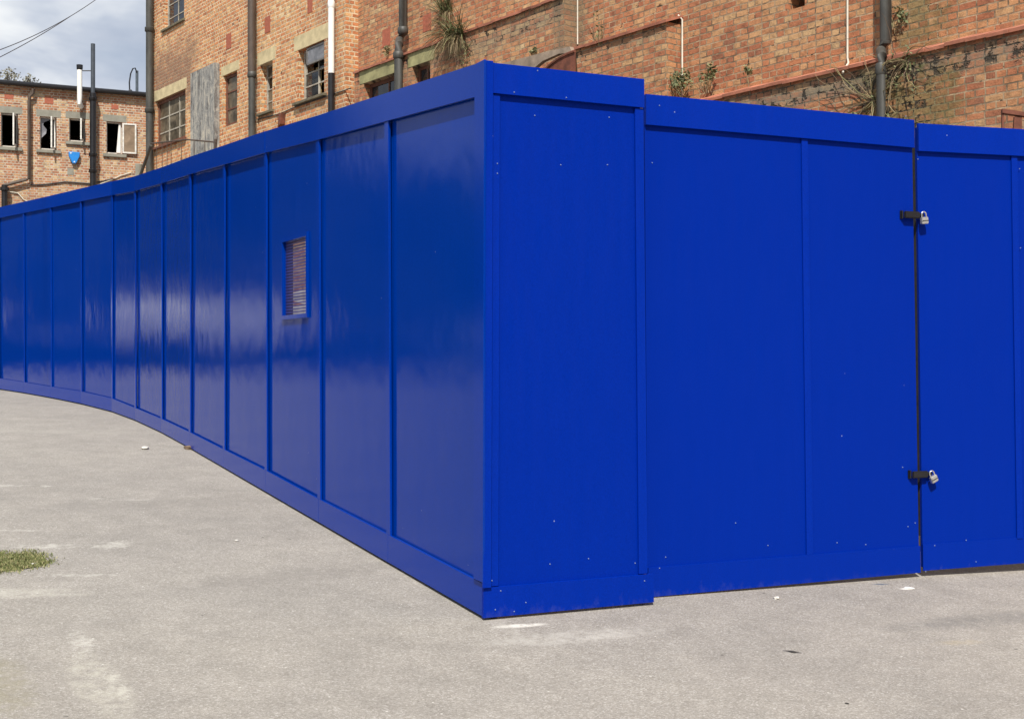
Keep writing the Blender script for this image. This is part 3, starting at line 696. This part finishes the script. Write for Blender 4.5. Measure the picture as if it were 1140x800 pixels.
# rusty frame behind the right gate
PR = Plane((3.2, 9.0, 0), (1, -.2))
xa, za = PR.at(1116, 121); xb, zb = PR.at(1150, 126); xm, zm = PR.at(1133, 128)
fr = empty('iron_trestle', 'top of a rusty angle iron trestle showing above the right gate leaf', 'trestle', PR.M @ Matrix.Translation((xa, 0, 0)))
bm = NB(); prism(bm, [(0, za-.03), (xb-xa, zb-.03), (xb-xa, zb), (0, za)], 0, .06); link('top_bar', bm, RUST, fr)
bm = NB(); box(bm, 0, .012, .01, .05, .1, za-.03); link('upright', bm, RUST, fr)
bm = NB(); prism(bm, [(xm-xa-.05, zm-.5), (xm-xa+.03, zm-.5), (xm-xa+.03, zm-.01), (xm-xa-.02, zm-.01)], .01, .05); link('upright', bm, RUST, fr)

# ---------------------------------------------------------------- far brick building
FB = Plane((-12.76, 38, 0), (.906, .423))
bfar = empty('brick_building', 'lower brick building with small white windows, far behind the left end of the hoarding', 'building', FB.M)
def fpx(px, py, off=0): return FB.at(px, py, off)
BR_F = brick_mat('far_stock_brick', [(0, (.22, .11, .07)), (.12, (.36, .15, .08)), (.4, (.47, .20, .10)), (.65, (.52, .28, .14)), (.85, (.58, .38, .2)), (1, (.66, .50, .30))], (.58, .49, .38), msize=.013, dark=.6,
                 stain=[(-6, 6, 3.2, 6.4, .6, (.28, .17, .11), .5)])
def fh(a, t, b, c): xl, zt = fpx(a, t); xr, zb = fpx(b, c); return [xl, xr, zb, zt]
f1, f2, f3, f4 = fh(1, 125.5, 20, 164.5), fh(44.5, 129.5, 63, 167.5), fh(77, 131.5, 95, 158.5), fh(118.5, 135, 136, 172)
F0, F1 = fpx(-60, 100)[0], fpx(215, 100)[0]; FZ = fpx(80, 101)[1]
bm = NB(); wall_holes(bm, F0, F1, 0, FZ, 0, .3, [f1, f2, f3, f4]); link('wall', bm, BR_F, bfar)
bm = NB(); box(bm, F0, F0+.3, .302, 8, 0, FZ); box(bm, F1-.3, F1, .302, 8, 0, FZ); box(bm, F0, F1, 8.002, 8.3, 0, FZ); link('rear_wall', bm, BR_F, bfar)
bm = NB(); box(bm, F0-.1, F1+.1, -.08, 8.4, FZ+.002, FZ+.12); link('roof', bm, SLATE, bfar)
bm = NB(); tube(bm, [(F0, -.16, FZ+.05), (F1, -.16, FZ+.05)], .065, 8); link('gutter', bm, BLACKIRON, bfar)
for h in (f1, f2, f3, f4):
    bm = NB(); box(bm, h[0]-.1, h[1]+.12, -.005, .1, h[3]+.002, h[3]+.2); link('lintel', bm, GREYSTONE, bfar)
    bm = NB(); box(bm, h[0]-.1, h[1]+.12, -.07, .1, h[2]-.09, h[2]-.002); link('sill', bm, GREYSTONE, bfar)
for h, op in ((f1, 74), (f2, 70), (f3, 72), (f4, 168)):
    bm = NB(); y = .10; fr_ = .035; d_ = .05
    box(bm, h[0]+.001, h[0]+fr_, y, y+d_, h[2]+.001, h[3]-.001); box(bm, h[1]-fr_, h[1]-.001, y, y+d_, h[2]+.001, h[3]-.001)
    box(bm, h[0]+fr_, h[1]-fr_, y, y+d_, h[2]+.001, h[2]+.05); box(bm, h[0]+fr_, h[1]-fr_, y, y+d_, h[3]-fr_, h[3]-.001)
    w = link('window', bm, OFFW, bfar)
    # casement hinged on its right side
    ww = h[1]-h[0]-.05; hh = h[3]-h[2]-.06
    if op == 168:
        Mc = Matrix.Translation((h[1]-.02, y-.03, h[2]+.03)) @ Matrix.Rotation(R(-157), 4, 'Z') @ Matrix.Scale(-1, 4, (1, 0, 0)); bw = .045
        Mc = Matrix.Translation((h[1]-.0, -.045, h[2]+.03)) @ Matrix.Rotation(R(-4), 4, 'Z'); sgn = 1
    else:
        Mc = Matrix.Translation((h[1]-.03, y-.002, h[2]+.03)) @ Matrix.Rotation(R(op), 4, 'Z'); sgn = -1; bw = .05
    bm = NB(); X0, X1 = sorted((0, sgn*ww))
    for r_ in ((X0, X1, 0, bw), (X0, X1, hh-bw, hh), (X0, X0+bw, bw, hh-bw), (X1-bw, X1, bw, hh-bw)): box(bm, r_[0], r_[1], -.02, .02, r_[2], r_[3])
    bmesh.ops.transform(bm, matrix=Mc, verts=bm.verts)
    c_ = link('casement', bm, OFFW, w)
    if h is not f2:
        bm = NB(); box(bm, X0+bw, X1-bw, -.003, .003, bw, hh-bw); bmesh.ops.transform(bm, matrix=Mc, verts=bm.verts)
        link('pane', bm, GLASS if h is not f4 else glass_mat('reflecting_grey_glass', (.27, .20, .14), .2, .3), w)
    if h is f4:   # white reveal lining seen beside the open casement
        bm = NB(); prism(bm, [(h[1]-.16, h[2]+.05), (h[1]-.04, h[2]+.05), (h[1]-.04, h[3]-.05), (h[1]-.09, h[3]-.05)], .06, .09); link('casement_edge', bm, WHITEP, w)
    if h is f2:   # jagged glass left in the frame
        bm = NB(); prism(bm, [(h[0]+.04, h[2]+.35), (h[0]+.18, h[2]+.5), (h[0]+.2, h[2]+.62), (h[0]+.1, h[2]+.75), (h[0]+.12, h[3]-.15), (h[0]+.35, h[3]-.04), (h[0]+.04, h[3]-.04)], y+.02, y+.024); link('pane', bm, glass_mat('broken_glass', (.22, .22, .24), .2), w)
for (a, b, c, d) in [(5, 104.5, 15, 111), (49.5, 108, 59.5, 116), (124, 116.5, 132, 122)]:
    xa, zt = fpx(a, b); xb, zb = fpx(c, d); bm = NB(); box(bm, xa, xb, -.006, .02, zb, zt); link('air_brick', bm, REDVENT, bfar)
xa, zt = fpx(75, 187); xb, zb = fpx(82, 195); bm = NB(); box(bm, xa, xb, -.006, .02, zb, zt); link('air_brick', bm, GREYSTONE, bfar)
def fp(px, py, off): x, z = FB.at(px, py, off); return (x, off, z)
pipe(bfar, [fp(37, 99, -.14), fp(36.5, 104, -.14), fp(33, 107, -.12), fp(32.5, 112, -.12), fp(32.5, 199, -.12), fp(28, 200, -.12), fp(3, 207, -.12)], .05, BROWNIRON)
pipe(bfar, [fp(5, 206, -.16), fp(5, 250, -.16)], .085, BLACKIRON, [fp(5, 210, -.16)], cr=1.5)
pipe(bfar, [fp(103.5, 49, -.22), fp(103.5, 105, -.22)], .065, simple('grey_blue_pipe', (.05, .06, .075), .5))
pipe(bfar, [fp(103.5, 104, -.22), fp(103.5, 235, -.22)], .095, BLACKIRON, [fp(103.5, 110, -.22), fp(103.5, 172, -.22), fp(103.5, 190, -.22)])
fl = pipe(bfar, [fp(90.5, 119, -.1), fp(88.5, 115, -.25), fp(88.7, 108, -.25), fp(88.7, 78, -.25)], .075, WHITEP, nm='flue_pipe')
bm = NB(); tube(bm, [fp(88.7, 78.5, -.25), fp(88.7, 77, -.25), fp(88.7, 72.5, -.25)], [.07, .09, .095], 12); link('flue_cap', bm, BLACKIRON, fl)
bm = NB(); tube(bm, [fp(90, 79, -.25), fp(103, 79, -.22)], .015, 6); link('stay_rod', bm, CASTIRON, fl)
al = None
xa, za = fpx(76, 169.5); xb, zb = fpx(88.5, 183); xm = (xa+xb)/2
bm = NB(); prism(bm, [(xa, za), (xa+.01, za-.13), (xm-.05, zb), (xm+.05, zb), (xb-.01, za-.13), (xb, za)], -.13, -.003); al = link('alarm_box', bm, ALARM, bfar, bevel=.012)
bm = NB(); prism(bm, [(xa+.02, za-.01), (xa+.05, za-.07), (xa+.1, za-.03)], -.135, -.129); prism(bm, [(xm-.03, zb+.03), (xm+.03, zb+.03), (xm, zb+.08)], -.135, -.129); link('alarm_badge', bm, ALARMW, al)
p0 = [fp(152.5, 112, .8), fp(152.5, 79, .8)]
pipe(bfar, p0, .045, simple('blue_grey_vent', (.07, .09, .11), .5), nm='vent_pipe')
pts = [fp(144.5, 103, .75), fp(144, 92, .75), fp(145.5, 82, .75), fp(148, 76.5, .75), fp(150.5, 76, .75), fp(152, 80, .75)]
bm = NB(); tube(bm, pts, .022, 6); link('swan_neck', bm, BLACKIRON, bfar)
bm = NB(); tube(bm, [fp(145, 108, .7), fp(145, 103, .7), fp(145, 100, .7)], [.13, .1, .04], 10); link('vent_cap', bm, BLACKIRON, bfar)
cable(bfar, [fp(34, 206, -.03), fp(50, 205.5, -.03), fp(72, 202.5, -.03), (fp(100, 204.5, -.03)), fp(128, 199, -.03)], .018, CABLE)
cable(bfar, [fp(8, 213, -.03), fp(20, 215, -.03), fp(26, 222, -.03), fp(34, 226, -.03), fp(40, 232, -.03)], .016, WCABLE)
cable(bfar, [fp(108, 206, -.03), fp(125, 200, -.03), fp(133, 196, -.03), fp(146, 192, -.03)], .014, WCABLE)

# overhead cables across the sky
for nm, a, b, lab in (('overhead_cable', (-60, 74, 14), (130, -18, 20), 'upper of two thin cables crossing the sky at top left'), ('overhead_cable', (-60, 91, 14.2), (76, 15.0, 18.0), 'lower of two thin cables crossing the sky at top left')):
    def P(px, py, d): r_ = ray(px, py); return Vector((r_.x*d, d, EYE+r_.z*d))
    A, B = P(*a), P(*b); bm = NB(); pts = []
    if b[0] < 100:   # the lower one is tied to the upper
        B = min(first_run, key=lambda v: abs(CX+FPX*v.x/v.y-76))
    for t in range(21):
        u = t/20; q_ = A.lerp(B, u); q_.z -= (.16 if b[0] > 100 else .05)*4*u*(1-u); pts.append(q_-A)
    if b[0] > 100: first_run = [A+v for v in pts]
    tube(bm, pts, .005, 6); o = link(nm, bm, CABLE, None, Matrix.Translation(A)); setp(o, lab, 'cable', 'cables across the sky')

# ---------------------------------------------------------------- plants
def blades(bm, n, spread, length, w, droop=.5, up=1.0, fwd=-.5, side=1.0, rnd=random):
    for _ in range(n):
        a = rnd.uniform(-1, 1)*side; base = Vector((rnd.uniform(-spread, spread), rnd.uniform(-.02, .02), rnd.uniform(-.03, .03)))
        d = Vector((a*.6, fwd*rnd.uniform(.1, 1), up*rnd.uniform(.4, 1))).normalized(); ln = length*rnd.uniform(.4, 1); p = base; ww = w*rnd.uniform(.6, 1.2)
        perp = Vector((rnd.uniform(-1, 1), rnd.uniform(-1, 1), rnd.uniform(-.2, .2))).normalized()
        prev = (bm.verts.new(p-perp*ww/2), bm.verts.new(p+perp*ww/2))
        for k in range(1, 5):
            d = (d+Vector((0, 0, -droop*.35))).normalized(); p = p+d*ln/4; wk = ww*(1-k/4.6)
            cur = (bm.verts.new(p-perp*wk/2), bm.verts.new(p+perp*wk/2)); bm.faces.new((prev[0], prev[1], cur[1], cur[0])); prev = cur
def leaves(bm, n, cx, cz, rx, rz, size, rnd=random, ry=.08, cy=0):
    for _ in range(n):
        while True:
            q_ = Vector((rnd.uniform(-1, 1), rnd.uniform(-1, 1), rnd.uniform(-1, 1)))
            if q_.length < 1: break
        c = Vector((cx+q_.x*rx, cy+q_.y*ry, cz+q_.z*rz)); s_ = size*rnd.uniform(.5, 1.2)
        u = Vector((rnd.gauss(0, 1), rnd.gauss(0, 1), rnd.gauss(0, 1))).normalized(); v = u.orthogonal().normalized()
        bm.faces.new([bm.verts.new(c+p) for p in (-u*s_, v*s_*.45, u*s_, -v*s_*.45)])
def plant(px, py, off, label, hgt, n, kind='leafy', wid=.2, dry=20, droop=.3):
    x, z = WA.at(px, py, off); root = empty('wall_plant', label, 'plant', topthing_M(x, off, z), 'weeds growing out of the brick wall')
    if kind == 'grassy':
        bm = NB(); blades(bm, n, wid, hgt, .017, droop, 1.0, -.5); link('foliage', bm, LEAF, root)
        bm = NB(); blades(bm, dry, wid*.9, hgt*.9, .010, 1.6, .25, -.4); blades(bm, dry//2, wid, hgt*.5, .008, 2.2, -.6, -.25); link('dry_stalks', bm, DRY, root)
    else:
        rnd = random.Random(int(px*7)); bm = NB()
        for k in range(max(3, n//22)):
            cx = rnd.uniform(-wid, wid)*.7; cz = hgt*rnd.uniform(.25, .95); leaves(bm, n//max(3, n//22), cx, cz, wid*.45, hgt*.22, .028, rnd)
        link('foliage', bm, LEAF, root)
        bm = NB(); blades(bm, dry, wid*.6, hgt, .008, .25, 1.0, -.3, .8); link('stems', bm, DRY, root)
plant(507, 42, -.03, 'large clump of long grassy weeds hanging from the upper tiled ledge', .78, 170, 'grassy', .2, 200, 1.1)
plant(497, 14, SET-.03, 'tall green weed rooted in the brick wall above the grassy clump', .6, 110, 'grassy', .16, 60, .35)
plant(667, 50, .0, 'dark wiry weed standing on the middle tiled ledge', .42, 26, 'leafy', .1, 40)
plant(757, 108, .1, 'bushy green weed at the foot of the pale hanging cable', .34, 300, 'leafy', .22, 40)
plant(786, 103, .1, 'taller sparse green weed between the bushy weed and the sprig', .36, 130, 'leafy', .12, 40)
plant(832, 93, .0, 'small upright green sprig on the lowest tiled ledge', .2, 50, 'leafy', .06, 12)
plant(595, 64, -.02, 'tiny green sprig on the wall above the rusty curved sheet', .14, 50, 'leafy', .05, 6)
plant(432, 63, SET-.03, 'small green tuft beside the elbow of the dark drainpipe', .18, 70, 'leafy', .09, 8)
plant(998, 38, SET-.02, 'low mossy weed right of the thick drainpipe above the ledge', .25, 110, 'leafy', .13, 26)
def creeper(px, py, off, label, seed, n, spread):
    rnd = random.Random(seed); x, z = WA.at(px, py, off); bm = NB()
    for _ in range(n):
        p = Vector((rnd.uniform(-.05, .05), 0, 0)); d = Vector((rnd.uniform(-1, .5), -.1, rnd.uniform(-.5, .6))).normalized(); pts = [p]
        for k in range(9):
            d = (d+Vector((rnd.uniform(-.4, .4), rnd.uniform(-.1, .1), rnd.uniform(-.4, .32)))).normalized(); p = p+d*spread/9; p.y = max(-.12, min(.0, p.y)); pts.append(p.copy())
        tube(bm, pts, [.006*(1-k/12) for k in range(10)], 4)
    root = empty('creeper', label, 'plant', topthing_M(x, off, z)); link('stems', bm, DRY, root)
    bm = NB()
    leaves(bm, 70, 0, -.1, spread*.4, .25, .022, rnd, .03, -.04); link('foliage', bm, LEAF, root)
creeper(972, 112, -.03, 'tangle of dry brown creeper stems left of the thick drainpipe', 4, 26, .85)
creeper(1008, 68, -.02, 'dry creeper twigs right of the thick drainpipe elbow', 9, 16, .6)
creeper(520, 52, -.02, 'dry roots trailing down the brickwork below the grassy clump', 12, 9, .35)

# distant tree top over the far roof
def tree_thing(name, label, M, trunk_pts, trunk_r, clumps, leaf, n_per, group=None, limbs=True, lm=TREELEAF):
    root = empty(name, label, 'tree', M, group); bm = NB(); tube(bm, trunk_pts, trunk_r, 10)
    top = Vector(trunk_pts[-1]); rnd = random.Random(len(clumps)*3+int(M.translation.x*10))
    for (cx, cy, cz, r) in clumps:
        if limbs:
            q_ = top.lerp(Vector((cx, cy, cz)), .5)+Vector((0, 0, -.2)); tube(bm, [top-Vector((0, 0, .6)), q_, (cx, cy, cz)], [trunk_r[-1]*.6, trunk_r[-1]*.35, .02], 6)
    link('trunk', bm, BARK, root, smooth=True)
    bm = NB()
    for (cx, cy, cz, r) in clumps:
        for _ in range(n_per):
            u = Vector((rnd.gauss(0, 1), rnd.gauss(0, 1), rnd.gauss(0, 1))).normalized()*r*rnd.random()**.45
            c = Vector((cx, cy, cz))+u; s_ = leaf*rnd.uniform(.6, 1.3); a = Vector((rnd.gauss(0, 1), rnd.gauss(0, 1), rnd.gauss(0, 1))).normalized(); v = a.orthogonal().normalized()
            bm.faces.new([bm.verts.new(c+p) for p in (-a*s_, v*s_*.5, a*s_, -v*s_*.5)])
    link('crown', bm, lm, root); return root
def P3(px, py, d): r_ = ray(px, py); return Vector((r_.x*d, d, EYE+r_.z*d))
tp = P3(8, 96, 58); gz = ground_z(tp.x, tp.y)
rnd = random.Random(3); cl = []
for k in range(26):
    px = rnd.uniform(-50, 44); top = 97-(1-((px-0)/55)**2)*17; q_ = P3(px, top+rnd.uniform(0, 9), 58+rnd.uniform(-1.5, 1.5))-Vector((tp.x, tp.y, gz)); cl.append((q_.x, q_.y, q_.z, rnd.uniform(.15, .4)))
tree_thing('bare_tree', 'sparse twiggy tree top showing over the far roof at the left edge', Matrix.Translation((tp.x, tp.y, gz)), [(0, 0, 0), (.1, 0, 6), (0, 0, tp.z-gz-1.0)], [.25, .2, .1], cl, .07, 22, lm=leaf_mat('thin_spring_leaf', (.13, .12, .09), (.18, .17, .13), (.22, .22, .16)))

# trees and hedge along the road to the left: seen only as reflections in the gloss paint
rnd = random.Random(21)
for k, (tx, ty, rad, h0) in enumerate([(-21.5, 39.2, 3.4, 3.3), (-26.4, 35.9, 3.3, 2.9), (-31, 32.5, 3.2, 1.3), (-35, 27, 4.0, 1.2), (-37, 21, 4.2, 1.0), (-38, 14, 4.0, 1.0), (-38, 7, 4.2, 1.0)]):
    gz = ground_z(tx, ty); cl = []
    for j in range(34):
        a = rnd.uniform(0, 6.28); rr = rad*math.sqrt(rnd.random())*.95; zz_ = h0+1.1+rnd.random()*(6.0 if k < 2 else 4.2)
        cl.append((rr*math.cos(a), rr*math.sin(a), zz_, rnd.uniform(1.0, 1.7)))
    tree_thing('roadside_tree', ['first', 'second', 'third', 'fourth', 'fifth', 'sixth', 'seventh'][k]+' leafy roadside tree away to the left, mirrored in the blue paint', Matrix.Translation((tx, ty, gz)),
               [(0, 0, -.1), (.1, 0, 2), (0, .1, h0+2)], [.28, .22, .16], cl, .33, 230, 'roadside trees beyond the left edge')
for k, (tx, ty, rad, h0) in enumerate([(8, -30, 4.5, 1.4), (18, -32, 4.5, 1.6), (29, -30, 4.8, 1.3), (38, -24, 4.5, 1.5), (-2, -33, 4.5, 1.5), (-13, -32, 4.5, 1.4)]):  # unseen trees added behind the camera to darken what the paint reflects
    gz = ground_z(tx, ty); cl = []
    for j in range(24):
        a = rnd.uniform(0, 6.28); rr = rad*math.sqrt(rnd.random()); cl.append((rr*math.cos(a), rr*math.sin(a), h0+1+rnd.random()*8.5, rnd.uniform(1.3, 2.0)))
    tree_thing('dark_reflection_tree', ['first', 'second', 'third', 'fourth', 'fifth', 'sixth'][k]+' added unseen tree behind the camera, there to darken the paint reflections', Matrix.Translation((tx, ty, gz)),
               [(0, 0, -.1), (.1, 0, 2), (0, .1, h0+2)], [.3, .24, .18], cl, .32, 160, 'added trees darkening the reflections')
bm = NB(); rnd = random.Random(5)
for (ax, ay, bx_, by_) in [(-19, 42, -31, 34), (-31, 34, -38, 20), (-38, 20, -38, 4)]:
    for _ in range(5200):
        t = rnd.random(); hh = 1.0+.45*math.sin(t*17+ax); c = Vector((ax+(bx_-ax)*t+rnd.uniform(-.6, .6), ay+(by_-ay)*t+rnd.uniform(-.6, .6), .8+rnd.random()*hh))
        s_ = .2*rnd.uniform(.6, 1.3); a = Vector((rnd.gauss(0, 1), rnd.gauss(0, 1), rnd.gauss(0, 1))).normalized(); v = a.orthogonal().normalized()
        bm.faces.new([bm.verts.new(c+p) for p in (-a*s_, v*s_*.6, a*s_, -v*s_*.6)])
o = link('hedge', bm, TREELEAF); setp(o, 'dark clipped hedge beneath the roadside trees away to the left', 'hedge')

# unseen white bungalows, added to put the pale blots in the gloss paint
for k, (hx, hy, wd, lab) in enumerate([(-33.0, 54.0, 8.4, 'added unseen white house brightening the paint reflections, the nearer to the far brick building'), (-42.5, 50.5, 8.4, 'added unseen white house brightening the paint reflections, further round to the left')]):
    gz = ground_z(hx, hy); root = empty('reflector_bungalow', lab, 'house', Matrix.Translation((hx, hy, gz)) @ Matrix.Rotation(R(14+8*k), 4, 'Z'), 'added white bungalows for the pale reflections')
    ho = [[x0*wd, x1*wd, .9, 2.7] for x0, x1 in ((-.40, -.26), (-.12, -.02), (.14, .26), (.38, .44))]; ho[1][2] = .02
    bm = NB(); wall_holes(bm, -wd/2, wd/2, 0, 3.95, 0, .25, ho); box(bm, -wd/2, -wd/2+.25, .252, 6, 0, 3.95); box(bm, wd/2-.25, wd/2, .252, 6, 0, 3.95); link('wall', bm, WHITEP, root)
    for n_, h in enumerate(ho):
        bm = NB(); box(bm, h[0]+.01, h[1]-.01, .12, .16, h[2]+.01, h[3]-.01); link('door' if n_ == 1 else 'window', bm, BROWNW if n_ == 1 else GLASS, root)
    bm = NB(); a = [bm.verts.new(v) for v in ((-wd/2-.3, -.4, 3.96), (wd/2+.3, -.4, 3.96), (wd/2+.3, 3.1, 5.9), (-wd/2-.3, 3.1, 5.9), (wd/2+.3, 6.5, 3.96), (-wd/2-.3, 6.5, 3.96))]
    for f_ in ((0, 1, 2, 3), (3, 2, 4, 5), (0, 3, 5), (1, 4, 2), (0, 5, 4, 1)): bm.faces.new([a[i_] for i_ in f_])
    link('roof', bm, SLATE, root)

# ---------------------------------------------------------------- grass patch, stones, litter
poly = [on_ground(*p) for p in [(-60, 619), (-20, 617), (14, 616.5), (35, 614), (42, 618), (50, 622), (56, 626), (50, 630), (32, 633), (10, 636), (-25, 640), (-60, 642)]]
def inside(x, y, P):
    c = False; j = len(P)-1
    for i in range(len(P)):
        if ((P[i].y > y) != (P[j].y > y)) and x < (P[j].x-P[i].x)*(y-P[i].y)/(P[j].y-P[i].y)+P[i].x: c = not c
        j = i
    return c
SOIL = simple('mossy_soil', (.12, .12, .045), .95, 0, .6, 30, .5)
def turf(name, poly, n, hgt, label, cat, sheet=True):
    rnd = random.Random(len(poly)); bm = NB()
    pc = sum(poly, Vector())/len(poly)
    if sheet: bm.faces.new([bm.verts.new((pc.x+(p.x-pc.x)*(.97+.02*math.sin(i_*2.3)), pc.y+(p.y-pc.y)*(.88+.1*math.sin(i_*1.7)), p.z+.005)) for i_, p in enumerate(poly)])
    xs_ = [p.x for p in poly]; ys_ = [p.y for p in poly]; k = 0
    while k < n:
        x, y = rnd.uniform(min(xs_), max(xs_)), rnd.uniform(min(ys_), max(ys_))
        if not inside(x, y, poly): continue
        k += 1; x += rnd.gauss(0, .03); y += rnd.gauss(0, .045); z = ground_z(x, y)+.004; a = rnd.uniform(0, 6.28); w_ = .0035*rnd.uniform(.7, 1.5); h_ = hgt*rnd.uniform(.35, 1.2); tx, ty = rnd.gauss(0, .5)*h_, rnd.gauss(0, .5)*h_
        fa = bm.faces.new((bm.verts.new((x-w_*math.cos(a), y-w_*math.sin(a), z)), bm.verts.new((x+w_*math.cos(a), y+w_*math.sin(a), z)), bm.verts.new((x+tx, y+ty, z+h_)))); fa.material_index = 1
    o = link(name, bm, [SOIL, GRASSM]); setp(o, label, cat, kind='stuff')
turf('grass_patch', poly, 7500, .014, 'small patch of short green grass growing through the asphalt at the left edge', 'grass')
poly2 = [on_ground(*p) for p in [(-30, 722), (5, 716), (10, 724), (8, 738), (16, 760), (20, 790), (22, 830), (-30, 830)]]
0 and turf('moss_patch', poly2, 700, .006, 'thin scattered moss on the asphalt in the bottom left corner', 'moss', False)
def stone(px, py, size, label, mt=RUBBLE, name='stone', seed=1, flat=.5):
    rnd = random.Random(seed); p = on_ground(px, py); bm = NB(); bmesh.ops.create_icosphere(bm, subdivisions=2, radius=size)
    for v in bm.verts: v.co *= rnd.uniform(.75, 1.2); v.co.z *= flat; v.co.x *= 1.5
    o = link(name, bm, mt, None, Matrix.Translation((p.x, p.y, p.z+size*flat*.6)) @ Matrix.Rotation(rnd.uniform(0, 3), 4, 'Z')); setp(o, label, 'litter' if name != 'stone' else 'stone')
stone(162, 499.5, .035, 'largest white crumb of debris on the asphalt near the foot of the hoarding', RUBBLE, 'debris_scrap', 3)
stone(213, 500, .05, 'crumpled pale scrap wedged under the hoarding kick board', RAWPLY, 'debris_scrap', 9)
stone(263, 602, .012, 'tiny white pebble alone on the middle of the asphalt', RUBBLE, 'stone', 4)
stone(864.5, 666, .016, 'white pebble on the asphalt in front of the wide gate leaf', RUBBLE, 'stone', 5)
stone(1012, 654.5, .020, 'flat white chip on the asphalt below the lower padlock', WHITEP, 'stone', 6, .2)
stone(882, 725.5, .013, 'small dark scrap on the asphalt in front of the gates', TIMBERDARK, 'debris_scrap', 7, .3)
stone(943, 783, .006, 'small dark pebble near the bottom edge of the asphalt', TIMBERDARK, 'stone', 8)
stone(38, 628, .016, 'pale stone lying at the edge of the grass patch', RUBBLE, 'stone', 11, .4)

# pale sacks stacked in the yard, glimpsed through the viewing window
d_ = 14.5; q0 = P3(331, 330, d_); rnd = random.Random(2)
gz = ground_z(q0.x+.3, d_); sk = empty('sack_stack', 'stack of pale sacks in the yard, glimpsed through the mesh viewing window', 'sacks', Matrix.Translation((q0.x+.32, d_, gz)))
z = 0
while z < q0.z-gz:
    bm = NB(); bmesh.ops.create_cube(bm, size=1, matrix=Matrix.Diagonal((.62, .8, .2, 1))); bmesh.ops.subdivide_edges(bm, edges=bm.edges, cuts=3, use_grid_fill=True)
    for v in bm.verts:
        k = (abs(v.co.x)/.31)**4; v.co.z *= 1-.5*k; v.co += Vector((rnd.gauss(0, .012), rnd.gauss(0, .012), rnd.gauss(0, .012)))
    link('sack', bm, RUBBLE, sk, Matrix.Translation((rnd.uniform(-.03, .03), 0, z+.1)), smooth=True); z += .185

# ---------------------------------------------------------------- light, sky, camera
S = Vector((-.03, -1, 0)).normalized()*math.cos(R(52)) + Vector((0, 0, math.sin(R(52))))
sun = bpy.data.lights.new('sun', 'SUN'); sun.energy = 4.9; sun.angle = R(.53); sun.color = (1, .95, .87)
so = bpy.data.objects.new('sun', sun); COL.objects.link(so); so.rotation_euler = S.to_track_quat('Z', 'Y').to_euler()
w = bpy.data.worlds.new('World'); scene.world = w; w.use_nodes = True; nt = w.node_tree
bg = nt.nodes['Background']; sky = nt.nodes.new('ShaderNodeTexSky'); sky.sky_type = 'NISHITA'; sky.sun_disc = False
sky.sun_elevation = R(52); sky.sun_rotation = math.atan2(S.x, S.y)
tc = nt.nodes.new('ShaderNodeTexCoord'); mp = nt.nodes.new('ShaderNodeMapping'); mp.inputs['Scale'].default_value = (1, 1, 2.4); mp.inputs['Location'].default_value = (.3, .1, .25); L(nt, tc.outputs['Generated'], mp.inputs[0])
n1 = noise(nt, mp.outputs[0], 2.6, 7, .55, .3)
cloudc = ramp(nt, noise(nt, mp.outputs[0], 5.0, 5, .55, .2), [(.36, (4.2, 4.9, 6.3)), (.5, (6.0, 6.6, 7.7)), (.62, (9.4, 9.7, 10.0))])
fac = ramp(nt, n1, [(.30, .55), (.46, 1.0)])
L(nt, mixc(nt, fac, sky.outputs[0], cloudc), bg.inputs[0]); bg.inputs[1].default_value = .078
cam = bpy.data.cameras.new('camera'); cam.sensor_width = 36; cam.lens = FPX/1140*36; cam.clip_start = .05; cam.clip_end = 2000
co_ = bpy.data.objects.new('camera', cam); COL.objects.link(co_); co_.location = (0, 0, EYE); co_.rotation_euler = (R(90), 0, 0); scene.camera = co_
vs = scene.view_settings; vs.view_transform = 'Standard'; vs.look = 'None'; vs.exposure = .3; vs.gamma = 1; vs.use_curve_mapping = False
